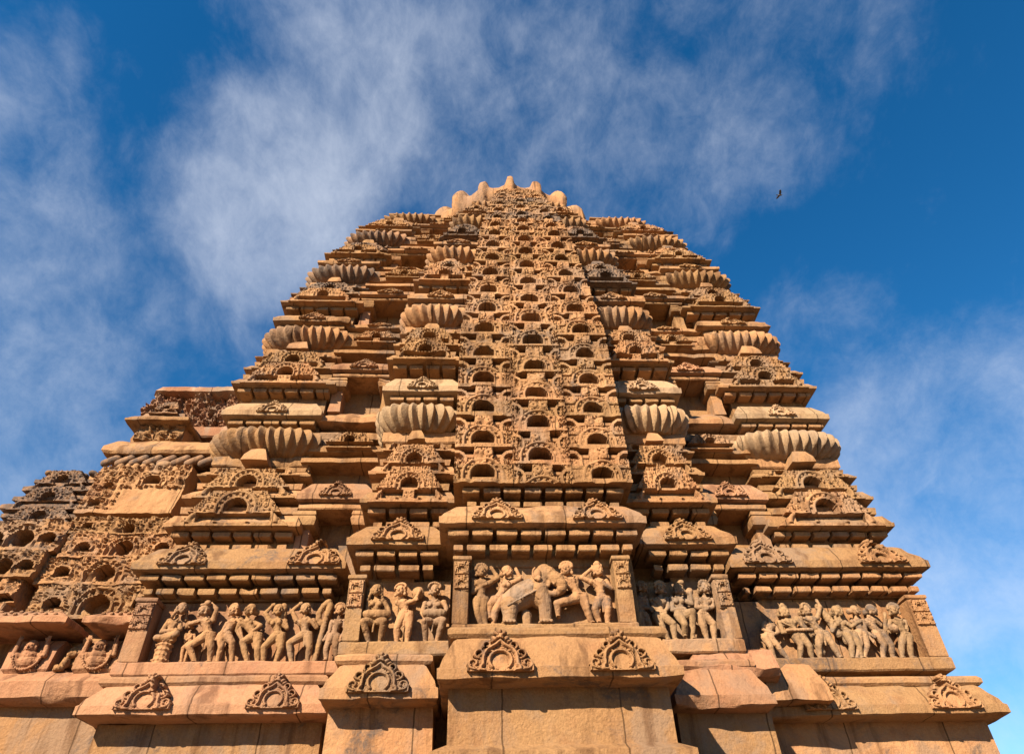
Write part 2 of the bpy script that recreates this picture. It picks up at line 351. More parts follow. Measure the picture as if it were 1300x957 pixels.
DARK = stone('lichen_sandstone', (0.207, 0.119, 0.066), (0.238, 0.141, 0.077), (0.187, 0.098, 0.054), dark=1.25, seed=19, grey=.6)
FIGM = stone('figure_sandstone', (0.252, 0.137, 0.064), (0.276, 0.158, 0.077), (0.224, 0.112, 0.053), dark=.35, seed=3, bump_=.6, grey=.35, joints=False)
FIGW = stone('weathered_figure_sandstone', (0.249, 0.152, 0.080), (0.269, 0.168, 0.092), (0.207, 0.119, 0.060), dark=.62, seed=5, bump_=.7, grey=.6, joints=False)
# ------------------------------------------------------------------ ground
AX = -0.05
def ground():
    n = 60; xs = np.sign(np.linspace(-1, 1, n))*np.abs(np.linspace(-1, 1, n))**2.2*400
    X, Y = np.meshgrid(xs, xs); Zg = .05*(fbm(np.stack([X*.3, Y*.3, X*0], -1), 4, 3)-.5)*np.clip(np.hypot(X, Y)/5, 0, 1)
    F = [(j*n+i, j*n+i+1, (j+1)*n+i+1, (j+1)*n+i) for j in range(n-1) for i in range(n-1)]
    mb = MB().add(np.stack([X, Y, Zg], -1), F)
    o = build('ground', mb, stone('sandy_ground', (.15, .095, .05), (.18, .115, .062), (.12, .075, .04), dark=0, seed=31, bump_=.6), None, 0)
    o['kind'] = 'structure'; o['label'] = 'dry sandy ground around the temple'
ground()
# ------------------------------------------------------------------ tower outline: half width of the spire at each height
ZT = [0, 2.5, 4.13, 4.61, 5.6, 6.37, 7.18, 7.86, 8.51, 9.15, 9.81, 10.4, 10.94, 11.3]
WT = [3.56, 3.55, 3.5, 3.43, 3.36, 3.3, 3.2, 3.1, 2.98, 2.80, 2.62, 2.40, 2.14, 1.95]
def wz(z): return float(np.interp(z, ZT, WT))
KB, KL = 1.13, 1.23
def inner(z): return float(np.interp(z, [4.1, 4.5, 7, 7.9, 8.7, 9.3, 9.7, 10.2, 10.6, 11], [1.78, 2.2, 2.15, 2.06, 1.95, 1.82, 1.66, 1.52, 1.3, 1.15]))
def bandout(z): return float(np.interp(z, [4.1, 5.3, 6.4, 7, 7.6, 8.3, 9, 9.6, 10.2, 11], [1.62, 1.57, 1.56, 1.5, 1.44, 1.34, 1.2, 1.06, .92, .7]))
def latah(z): return float(np.interp(z, [4.1, 6.4, 7.0, 7.66, 8.66, 9.5, 10.5, 11.1], [.765, .765, .715, .655, .58, .48, .34, .2]))
tower = thing('temple_tower', (AX, 0, 0), 'tall curved sandstone temple spire covered in carved arches and ribbed stone discs', 'temple')
XO = -.03; SEED = [100]
def sd(): SEED[0] += 1; return SEED[0]
def core():
    zs = [0, 1.0, 2.9, 3.95, 4.6, 5.5, 6.4, 7.2, 7.9, 8.5, 9.15, 9.8, 10.4, 10.94, 11.1]; mb = MB()
    loft(mb, [(-(wz(z)-.38), wz(z)-.38, -(wz(z)-.36), wz(z)-.1, z) for z in zs], .4, .01, 1)
    loft(mb, [(-(bandout(z)-.10), bandout(z)-.10, -(KB*wz(z)-.42 if z < 4 else KB*wz(z)-.24), 0, z+.003) for z in zs], .3, .01, 2)
    loft(mb, [(-(latah(z)-.05), latah(z)-.05, -(KL*wz(z)-.42 if z < 4 else KL*wz(z)-.40), 0, z+.006) for z in zs[:-1]], .3, .01, 3)
    for s in (1, -1):
        r = []
        for z in zs[3:]:
            a, b = s*(wz(z)-.17), s*(inner(z)+.14)
            r.append((min(a, b), max(a, b), -(wz(z)-.18), -(wz(z)-1.2), z+.002))
        loft(mb, r, .3, .008, 4+s)
    build('tower_core', mb, SAND, tower)
core()
def crest(parent, xc, yf, zc, s, tilt=.35, kind=0, mat=SAND):
    mb = MB(); k = sd(); s *= .95+.1*random.Random(k).random(); relief(mb, crest_fn(kind, k), -.52, .52, 0, .74, .0115 if s > .3 else .018, .16, lambda V, p=at(xc, yf, zc, tilt, s): p(V*np.array([.96, 1., .86])), k, .014)
    return build('crest_ornament', mb, mat, parent, 30)
def dentils(parent, xa, xb, yf, ztop, rows=2, ya=None, mat=SAND, pit=.185):
    mb = MB(); s0 = sd()
    for r in range(rows):
        ins = .06+.06*r; z1 = ztop-.014-r*.098; z0 = z1-.05
        n = max(2, int(round((xb-xa-2*ins)/pit))); st = (xb-xa-2*ins)/n
        for k in range(n+(r % 2)):
            x0 = xa+ins+st*(k-(.5 if r % 2 else 0))+.016; x1 = x0+st-.032
            x0 = max(x0, xa+ins); x1 = min(x1, xb-ins)
            if x1-x0 < .04: continue
            box(mb, x0, x1, yf+ins, yf+ins+.18, z0, z1, .007, .0045, s0+k*7+r, .06)
        if ya:
            for xs, sg in ((xa+ins, 1), (xb-ins, -1)):
                yy = yf+ins+.2
                while yy < ya-.1:
                    box(mb, min(xs, xs+sg*.14), max(xs, xs+sg*.14), yy, yy+.15, z0, z1, .01, .004, s0+int(yy*50), .06); yy += .185
    bk = .06+.06*rows+.10; zb = ztop-.012-.098*rows+.03
    box(mb, xa+bk, xb-bk, yf+bk, (ya or yf+.6)-.02, zb-.05, ztop-.001, .006, .004, s0+91, .12)
    return build('dentil_course', mb, mat, parent)
def eave(xa, xb, yf, yb, z0, z1, mat=SAND, crests=(), cs=.42, parent=tower, name='eave_slab', inset=.13, nd=0, side=False, tiltc=None, kind=0, amp=.008):
    mb = MB(); H = z1-z0; lip = min(.075, .3*H); i2 = inset
    prof = [(0, .02), (.012, .002), (lip, 0), (lip+.012, .016), (lip+.3*(H-lip), .3*i2), (lip+.62*(H-lip), .68*i2), (H-.02, i2*.97), (H, i2+.02)]
    loft(mb, [(xa+i, xb-i, yf+i, yb, z0+z) for z, i in prof], .06, amp, sd())
    o = build(name, mb, mat, parent)
    for cx in crests: crest(o, cx, yf-.005, z0+lip*.6, cs, tiltc if tiltc is not None else i2/(H-lip)*.85, kind, mat)
    if nd: dentils(o, xa, xb, yf, z0, nd, yb if side else None)
    return o
def roof_tier(xa, xb, yf, yb, z0, T, arch=True, mat=SAND, nd=0, side=False, name='roof_tier', rel=True, er=.006):
    mb = MB(); q = [(0, .025), (.012, .004), (.15*T, 0), (.17*T, .012), (.40*T, .05), (.44*T, .055), (.455*T, .19), (.54*T, .19), (.56*T, .085), (.76*T, .075), (.785*T, .19), (1.0*T, .19)]
    loft(mb, [(xa+i, xb-i, yf+i, yb, z0+z) for z, i in q], .06, .006, sd())
    o = build(name, mb, mat, tower)
    if rel:
        hw = (xb-xa)/2; s = hw/.57; k = sd(); rb = MB()
        relief(rb, tier_fn(T, hw, s, arch, k), -hw, hw, .0, (1.16 if arch else .44)*T, .0105 if z0 < 7.5 else .015, .3, at((xa+xb)/2, yf-.006, z0+.004, .035, 1), k, er)
        build('arch_relief', rb, mat, o, 32)
    if nd: dentils(o, xa, xb, yf, z0, nd, yb if side else None)
    return o
BH = [(4.58, 4.90, 5.18, 5.39, 5.80, 5.90, 6.16), (6.36, 6.62, 6.85, 7.00, 7.39, 7.45, 7.66), (7.84, 8.06, 8.25, 8.41, 8.76, 8.82, 9.0),
      (9.12, 9.29, 9.44, 9.57, 9.90, 9.95, 10.08), (10.15, 10.28, 10.39, 10.52, 10.83, 10.87, 10.98)]
def cap_stone(xc, yf, z, s, mat):
    mb = MB(); loft(mb, [(xc-.13*s, xc+.13*s, yf-.10*s, yf+.3*s, z-.02), (xc-.11*s, xc+.11*s, yf-.10*s, yf+.3*s, z+.04*s), (xc-.07*s, xc+.07*s, yf-.05*s, yf+.3*s, z+.13*s), (xc-.02*s, xc+.02*s, yf, yf+.2*s, z+.17*s)], .05, .01, sd())
    return build('finial_stone', mb, mat, tower)
def corner(sg):
    def X(z, o=0.0, i=0.0):
        a = sg*(wz(z)+o); b = sg*(inner(z)-i); return (min(a, b)+XO, max(a, b)+XO)
    # great eave above the relief panel
    xa, xb = sorted((sg*3.53+XO, sg*1.70+XO)); yf = -3.57
    eave(xa, xb, yf, -2.2, 4.125, 4.39, SAND, (xa+.42, xb-.28) if sg < 0 else (xb-.42, xa+.35), .46, nd=2, side=True)
    for b, (zA, zB, zC, a0, a1, s0, s1) in enumerate(BH):
        dk = (sg < 0 and b in (2, 3)) or (b == 4)
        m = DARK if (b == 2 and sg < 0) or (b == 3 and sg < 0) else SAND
        tops = [zB, zC, a0-.02]
        for k, z in enumerate((zA, zB, zC)):
            T = tops[k]-z; xa, xb = X(z, .01-.03*k, -.02*k); yf = -wz(z)-.02+.035*k
            roof_tier(xa, xb, yf, yf+1.15, z, T, k < 2, m if k else SAND, (2 if b == 0 else 1) if k == 0 else 0, True)
        zc = (zA+zC)/2; cap_stone(sum(X(zC))/2, -wz(zC)+.06, a0-.05, 1.0 if b < 2 else .7, SAND)
        zm = (a0+a1)/2; xa, xb = X(zm, .06, .09); cx = (xa+xb)/2; mb = MB(); hx = (xb-xa)/2
        amalaka(mb, cx, -wz(zm)+hx-.10, a0+.08, a1-.05, hx, hx, 3.4, .108, .066, sd(), .2, skew=-.3*sg)
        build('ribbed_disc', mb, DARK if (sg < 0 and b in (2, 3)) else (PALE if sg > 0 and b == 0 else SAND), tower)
        xa, xb = X(a0, -.10, -.12); mb = MB(); box(mb, xa, xb, -wz(a0)+.15, -wz(a0)+.95, a0-.019, a0+.10, .012, .008, sd(), .07); build('disc_seat', mb, SAND, tower)
        xa, xb = X(s0, -.05, -.06); m2 = PALE if b == 0 else SAND
        eave(xa, xb, -wz(s0)-.03, -wz(s0)+1.1, s0, s1, m2, ((xa+xb)/2,) if b < 4 else (), .34 if b < 3 else .26, inset=.11, nd=1, side=True)
corner(-1); corner(1)
def band(sg):
    def X(z, o=0.0, k=0.0):
        a = sg*(bandout(z)+o); b = sg*(latah(z)-.02+k); return (min(a, b)+XO, max(a, b)+XO)
    xa, xb = sorted((sg*1.63+XO, sg*.80+XO)); yf = -KB*wz(4.12)-.08
    eave(xa, xb, yf, -3.2, 4.125, 4.37, SAND, ((xa+xb)/2,), .45, nd=2)
    for b, (zA, zB, zC, a0, a1, s0, s1) in enumerate(BH):
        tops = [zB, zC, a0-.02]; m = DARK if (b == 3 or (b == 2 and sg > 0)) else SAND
        for k, z in enumerate((zA, zB, zC)):
            xa, xb = X(z, .0-.02*k); yf = -KB*wz(z)-.02+.03*k
            roof_tier(xa, xb, yf, yf+.8, z, tops[k]-z, k < 2, m, (2 if b == 0 else 1) if k == 0 else 0)
        cap_stone(sum(X(zC))/2, -KB*wz(zC)+.08, a0-.06, .7, m)
        zm = (a0+a1)/2; xa, xb = X(zm, .05, -.03); mb = MB(); hx = (xb-xa)/2
        amalaka(mb, (xa+xb)/2, -KB*wz(zm)+.40, a0+.095, a1-.055, hx, .48, 3.6, .108, .062, sd(), .2, skew=-.2*sg)
        build('ribbed_disc', mb, PALE if b == 0 else SAND, tower)
        xa, xb = X(a0, -.06, .0); mb = MB(); box(mb, xa, xb, -KB*wz(a0)+.15, -KB*wz(a0)+.7, a0-.019, a0+.11, .012, .008, sd(), .07); build('disc_seat', mb, SAND, tower)
        xa, xb = X(s0, -.02); eave(xa, xb, -KB*wz(s0)-.03, -KB*wz(s0)+.7, s0, s1, PALE if b == 0 else SAND, ((xa+xb)/2,) if b < 4 else (), .33 if b < 3 else .22, inset=.1, nd=1)
band(-1); band(1)
def lata():
    xa, xb = -.86+XO, .79+XO; yf = -KL*wz(4.12)-.10
    eave(xa, xb, yf, -3.4, 4.125, 4.36, SAND, (-.40+XO, .40+XO), .45, nd=2, amp=.009)
    z = 4.585; k = 0; first = None
    while z < 11.05:
        hw = latah(z); T = .186*(hw/.765)**.62 if z > 6.2 else .186; P = 2*T; z0 = z if k % 2 == 0 else z-T
        yf = -KL*wz(z)-.01; mb = MB(); dx = .0078 if z < 6.2 else (.0095 if z < 8 else .012)
        relief(mb, lata_fn(z0, P, hw, k), -hw, hw, z, z+T-.002, dx, .46, lambda V, yf=yf, z=z: np.stack([V[:, 0]+XO, V[:, 1]+yf+.05*(V[:, 2]-z), V[:, 2]], -1), k, .004)
        o = build('arched_tier', mb, DARK if k in (26, 27, 31, 32) else SAND, tower, 32)
        if k == 0: dentils(o, -hw+XO, hw+XO, yf-.02, z, 2); 
        z += T; k += 1
    print('lata rows', k, z)
lata()
def crown():
    mb = MB(); loft(mb, [(-1.95, 1.95, -2.0, 1.9, 11.0), (-1.9, 1.9, -1.95, 1.9, 11.12), (-1.6, 1.6, -1.6, 1.6, 11.16)], .15, .012, 7); build('spire_shoulder', mb, SAND, tower)
    mb = MB(); amalaka(mb, 0, 0, 11.1, 12.1, 1.25, 1.25, 2, amp=.02, ribs=40, bulge=.0); build('crown_neck', mb, SAND, tower)
    m = 20*16; V = []; K = 15; t = np.linspace(0, 2*np.pi, m, endpoint=False); ac = np.abs(np.cos(10*t+.3)); rb = np.clip((ac-.84)/.13, 0, 1); rb = rb*rb*(3-2*rb)*(.75+.4*_h(np.floor((10*t+.3)/np.pi+.5), 0*t, 0*t, 4))
    for k in range(K):
        a = -1.45+2.9*k/(K-1); R_ = 1.05+(.60+.06*ac**2+.11*rb)*math.cos(a)**.45; V.append(np.stack([XO+R_*np.cos(t), R_*np.sin(t), 12.36+(.36+.05*ac**2+.15*rb)*math.sin(a)], -1))
    F = [(k*m+i, k*m+(i+1) % m, (k+1)*m+(i+1) % m, (k+1)*m+i) for k in range(K-1) for i in range(m)]+[tuple(range(m-1, -1, -1)), tuple((K-1)*m+i for i in range(m))]
    mb = MB().add(jitter(np.concatenate(V), .02, 3, 2), F); build('crown_disc', mb, SAND, tower, 60)
crown()
def recess(sg):
    """narrow channel between the middle band and the corner: little gables on pairs of short pilasters"""
    def xs(z): return sorted((sg*(bandout(z)-.03)+XO, sg*(inner(z)+.10)+XO))
    for b, (zA, zB, zC, a0, a1, s0, s1) in enumerate(BH):
        k = [1, .8, .68, .52, .45][b]; zg = zB-.03; xa, xb = xs(zg); yf = -(wz(zg)+.03)
        o = eave(xa, xb, yf, yf+.6, zg, zg+.24*k, PINK if b < 2 else SAND, ((xa+xb)/2,), min(.34, (xb-xa)*.62), name='niche_gable', inset=.1)
        mb = MB(); box(mb, xa+.03, xb-.03, yf+.05, yf+.5, zg-.07*k, zg-.012, .01, .005, sd()); build('string_course', mb, SAND, o)
        for f in (0, 1):
            xc = xa+.09 if f == 0 else xb-.09; zt = zg-.075*k; zb = (4.36 if b == 0 else BH[b-1][6]-.05); mb = MB()
            loft(mb, [(xc-.07, xc+.07, yf+.14, yf+.5, zb), (xc-.06, xc+.06, yf+.15, yf+.5, zb+.3*(zt-zb)), (xc-.06, xc+.06, yf+.15, yf+.5, zt-.16*k)], .05, .006, sd())
            p = build('recess_pilaster', mb, PINK if f == 0 else SAND, tower); mb = MB()
            loft(mb, [(xc-.05, xc+.05, yf+.15, yf+.5, zt-.16*k), (xc-.10, xc+.10, yf+.08, yf+.5, zt-.14*k), (xc-.115, xc+.115, yf+.06, yf+.5, zt-.085*k), (xc-.10, xc+.10, yf+.07, yf+.5, zt-.05*k), (xc-.11, xc+.11, yf+.06, yf+.5, zt-.045*k), (xc-.10, xc+.10, yf+.07, yf+.5, zt)], .05, .006, sd())
            build('cushion_capital', mb, SAND, p)
        zs = s0-.02; xa, xb = xs(zs); mb = MB()
        eave(xa-.02, xb+.04, -(wz(zs)-.06), -(wz(zs)-.6), zs, s1-.05, SAND, ((xa+xb)/2,) if b in (1, 2) else (), .3, name='string_slab', inset=.14, amp=.02)
        mb = MB(); hh = a1-a0; y = -(wz(a0)-.10); q = [(0, .0), (.12, .0), (.14, .06), (.30, .08), (.33, .01), (.48, .0), (.5, .09), (.72, .10), (.75, .03), (.9, .02), (1, .05)]
        loft(mb, [(xa-.1, xb+.1, y+i*1.5, y+.4, a0+hh*z) for z, i in q], .05, .008, sd()); o = build('moulded_block', mb, SAND, tower)
        rb = MB(); hw = (xb-xa)*.36; zb = a0+.36*hh; T = .40*hh
        relief(rb, tier_fn(T, hw*1.1, hw/.42, True, b+2), -hw, hw, 0, T*1.15, .011, .15, at((xa+xb)/2, y-.03, zb, .02), sd(), .006); build('arch_relief', rb, SAND, o, 32)
recess(-1); recess(1)
def ledges():
    # sloping ledges with medallions below the panels, then the wall and its mouldings down to the ground
    def ledge(xa, xb, yf, yb, z0, z1, mat, crests, cs, split=True):
        o = eave(xa, xb, yf, yb, z0, z1, mat, crests, cs, name='base_ledge', inset=.10, kind=1, tiltc=.28, amp=.012)
        mb = MB(); box(mb, xa+.05, xb-.05, yf+.10, yb, z1-.001, z1+.07, .02, .008, sd()); build('step_stone', mb, mat, o)
    ledge(-.83, .79, -4.62, -3.6, 2.93, 3.23, SAND, (-.42, .38), .46)
    ledge(-1.66, -.845, -4.18, -3.4, 2.93, 3.20, SAND, (-1.26,), .48)
    ledge(.83, 1.55, -4.12, -3.4, 2.88, 3.16, PINK, (), .4)
    ledge(-3.5, -1.68, -3.74, -2.9, 2.95, 3.19, PINK, (-3.02, -2.08), .42)
    ledge(1.62, 3.52, -3.72, -2.9, 2.90, 3.14, SAND, (2.12, 3.1), .42)
    mb = MB(); loft(mb, [(1.02, 1.72, -3.98, -3.3, 3.12), (1.0, 1.74, -4.0, -3.3, 3.18), (1.1, 1.7, -3.9, -3.3, 3.33)], .08, .03, 77); build('broken_stone', mb, PINK, tower)
    mb = MB(); loft(mb, [(1.60, 2.1, -3.86, -3.3, 2.98), (1.62, 2.08, -3.84, -3.3, 3.1), (1.85, 2.05, -3.72, -3.3, 3.27)], .07, .03, 78); build('broken_stone', mb, SAND, tower)
    for (xa, xb, yf) in ((-3.45, -1.7, -3.6), (1.66, 3.46, -3.6), (-1.66, -.84, -4.06), (.83, 1.6, -4.02), (-.8, .76, -4.5)):
        mb = MB(); loft(mb, [(xa-.15, xb+.15, yf-.2, yf+.7, 0), (xa-.15, xb+.15, yf-.2, yf+.7, .35), (xa, xb, yf-.02, yf+.7, .45), (xa, xb, yf, yf+.7, 1.1), (xa-.1, xb+.1, yf-.1, yf+.7, 1.15), (xa-.1, xb+.1, yf-.1, yf+.7, 1.4),
            (xa, xb, yf+.02, yf+.7, 1.48), (xa, xb, yf+.05, yf+.7, 2.3), (xa-.06, xb+.06, yf-.02, yf+.7, 2.36), (xa-.06, xb+.06, yf-.02, yf+.7, 2.55), (xa+.04, xb-.04, yf+.08, yf+.7, 2.6), (xa+.04, xb-.04, yf+.08, yf+.7, 2.95)], .12, .008, sd())
        build('base_wall', mb, SAND, tower)
ledges()
# ------------------------------------------------------------------ carved panels (coordinates in mm in the plane of each panel)
# joints: head neck shoulder shoulder elbow hand elbow hand pelvis knee foot knee foot
FIG={
'A_seat':[(-3032,3852),(-3067,3781),(-3118,3755),(-3033,3743),(-3153,3666),(-3052,3673),(-3005,3687),(-3034,3662),(-3080,3619),(-3008,3636),(-3097,3626),(-3159,3605),(-3041,3589)],
'A_bow':[(-2851,3836),(-2824,3779),(-2865,3753),(-2760,3764),(-2937,3731),(-2887,3738),(-2749,3851),(-2804,3901),(-2762,3635),(-2889,3542),(-2813,3429),(-2709,3533),(-2697,3425)],
'A_child':[(-2957,3724),(-2938,3672),(-2958,3654),(-2895,3650),(-2950,3600),(-2919,3621),(-2867,3606),(-2877,3578),(-2899,3578),(-2947,3542),(-2934,3427),(-2900,3507),(-2905,3426)],
'A_bend':[(-2598,3835),(-2589,3770),(-2631,3729),(-2556,3770),(-2648,3678),(-2673,3619),(-2521,3692),(-2474,3604),(-2629,3634),(-2628,3533),(-2636,3424),(-2548,3575),(-2523,3420)],
'A_lean':[(-2466,3838),(-2477,3773),(-2526,3759),(-2408,3736),(-2536,3677),(-2481,3604),(-2350,3713),(-2395,3661),(-2375,3625),(-2463,3575),(-2393,3419),(-2328,3516),(-2313,3415)],
'A_arm':[(-2223,3837),(-2221,3776),(-2280,3750),(-2159,3749),(-2335,3814),(-2277,3895),(-2125,3689),(-2210,3738),(-2187,3627),(-2280,3530),(-2262,3414),(-2141,3529),(-2168,3413)],
'A_arm2':[(-1996,3847),(-1996,3782),(-2058,3748),(-1923,3755),(-2112,3832),(-2045,3905),(-1883,3695),(-1944,3748),(-1965,3633),(-2081,3561),(-2038,3416),(-1909,3528),(-1914,3411)],
'A_end':[(-1704,3838),(-1709,3769),(-1762,3739),(-1664,3746),(-1769,3665),(-1793,3606),(-1640,3679),(-1662,3602),(-1725,3620),(-1773,3527),(-1763,3421),(-1700,3533),(-1682,3441)],
'B_drum':[(-1345,3820),(-1345,3757),(-1396,3732),(-1275,3732),(-1405,3661),(-1414,3618),(-1232,3660),(-1219,3610),(-1330,3590),(-1413,3555),(-1358,3412),(-1253,3558),(-1278,3408)],
'B_disc':[(-1149,3815),(-1137,3756),(-1167,3727),(-1074,3734),(-1136,3702),(-1042,3734),(-1038,3730),(-1000,3803),(-1094,3631),(-1155,3526),(-1148,3411),(-1061,3526),(-1072,3407)],
'B_drum2':[(-877,3821),(-881,3759),(-947,3716),(-800,3729),(-967,3644),(-950,3605),(-776,3675),(-791,3611),(-872,3587),(-937,3556),(-924,3413),(-792,3562),(-845,3415)],
'C_arm':[(-500,3823),(-499,3765),(-558,3755),(-446,3738),(-563,3664),(-485,3711),(-373,3778),(-426,3868),(-501,3605),(-529,3528),(-499,3420),(-484,3521),(-464,3423)],
'C_climb':[(-296,3823),(-320,3764),(-340,3734),(-277,3737),(-341,3663),(-335,3591),(-200,3771),(-232,3857),(-374,3611),(-436,3566),(-432,3470),(-394,3514),(-410,3420)],
'C_pull':[(162,3835),(182,3790),(136,3749),(234,3769),(118,3688),(3,3649),(227,3688),(132,3702),(252,3628),(71,3570),(78,3480),(292,3530),(325,3434)],
'C_last':[(411,3827),(405,3769),(352,3745),(467,3751),(278,3776),(397,3883),(500,3693),(415,3731),(424,3604),(354,3529),(383,3437),(455,3529),(440,3427)],
'D_back':[(825,3841),(808,3781),(766,3748),(840,3744),(754,3686),(853,3663),(849,3685),(860,3656),(783,3613),(774,3549),(774,3452),(826,3556),(852,3451)],
'D_stand':[(969,3826),(970,3766),(891,3736),(1018,3743),(909,3667),(956,3641),(1014,3677),(977,3634),(933,3612),(935,3513),(974,3426),(1026,3541),(1027,3422)],
'D_seat':[(1130,3821),(1113,3773),(1056,3747),(1158,3735),(1047,3655),(1117,3655),(1216,3705),(1210,3787),(1115,3622),(1111,3526),(1111,3449),(1196,3625),(1168,3432)],
'D_front':[(1339,3832),(1329,3764),(1264,3738),(1390,3734),(1247,3676),(1308,3668),(1381,3679),(1312,3650),(1280,3603),(1269,3518),(1281,3421),(1350,3539),(1342,3420)],
'E_broken':[None,(2015,3724),(1963,3709),(2052,3686),(1932,3656),(1987,3625),(2064,3632),(1987,3595),(1955,3595),(1954,3506),(1974,3401),(2027,3491),(2087,3404)],
'E_hold':[(2159,3794),(2162,3735),(2098,3708),(2260,3742),(2099,3628),(2200,3624),(2309,3669),(2319,3612),(2224,3597),(2219,3519),(2185,3410),(2292,3504),(2289,3409)],
'E_dance':[(2353,3808),(2352,3753),(2296,3742),(2448,3753),(2286,3684),(2330,3623),(2498,3843),(2491,3895),(2441,3611),(2366,3503),(2360,3412),(2491,3524),(2530,3422)],
'E_staff':[(2638,3799),(2608,3739),(2566,3718),(2681,3709),(2537,3635),(2610,3718),(2722,3675),(2779,3700),(2684,3609),(2661,3519),(2636,3416),(2722,3535),(2716,3415)],
'E_turn':[(2805,3807),(2794,3742),(2746,3717),(2834,3729),(2764,3671),(2782,3708),(2829,3624),(2848,3558),(2786,3625),(2738,3519),(2674,3415),(2795,3510),(2742,3415)],
'E_reach':[(2948,3810),(2906,3746),(2842,3717),(2951,3724),(2829,3624),(2860,3591),(2984,3686),(2919,3733),(2946,3611),(2944,3517),(2898,3413),(3001,3509),(2988,3413)],
'E_last':[(3142,3805),(3151,3749),(3084,3715),(3216,3714),(3011,3644),(3040,3749),(3198,3639),(3047,3623),(3164,3589),(3094,3516),(3068,3412),(3168,3516),(3149,3411)],
}

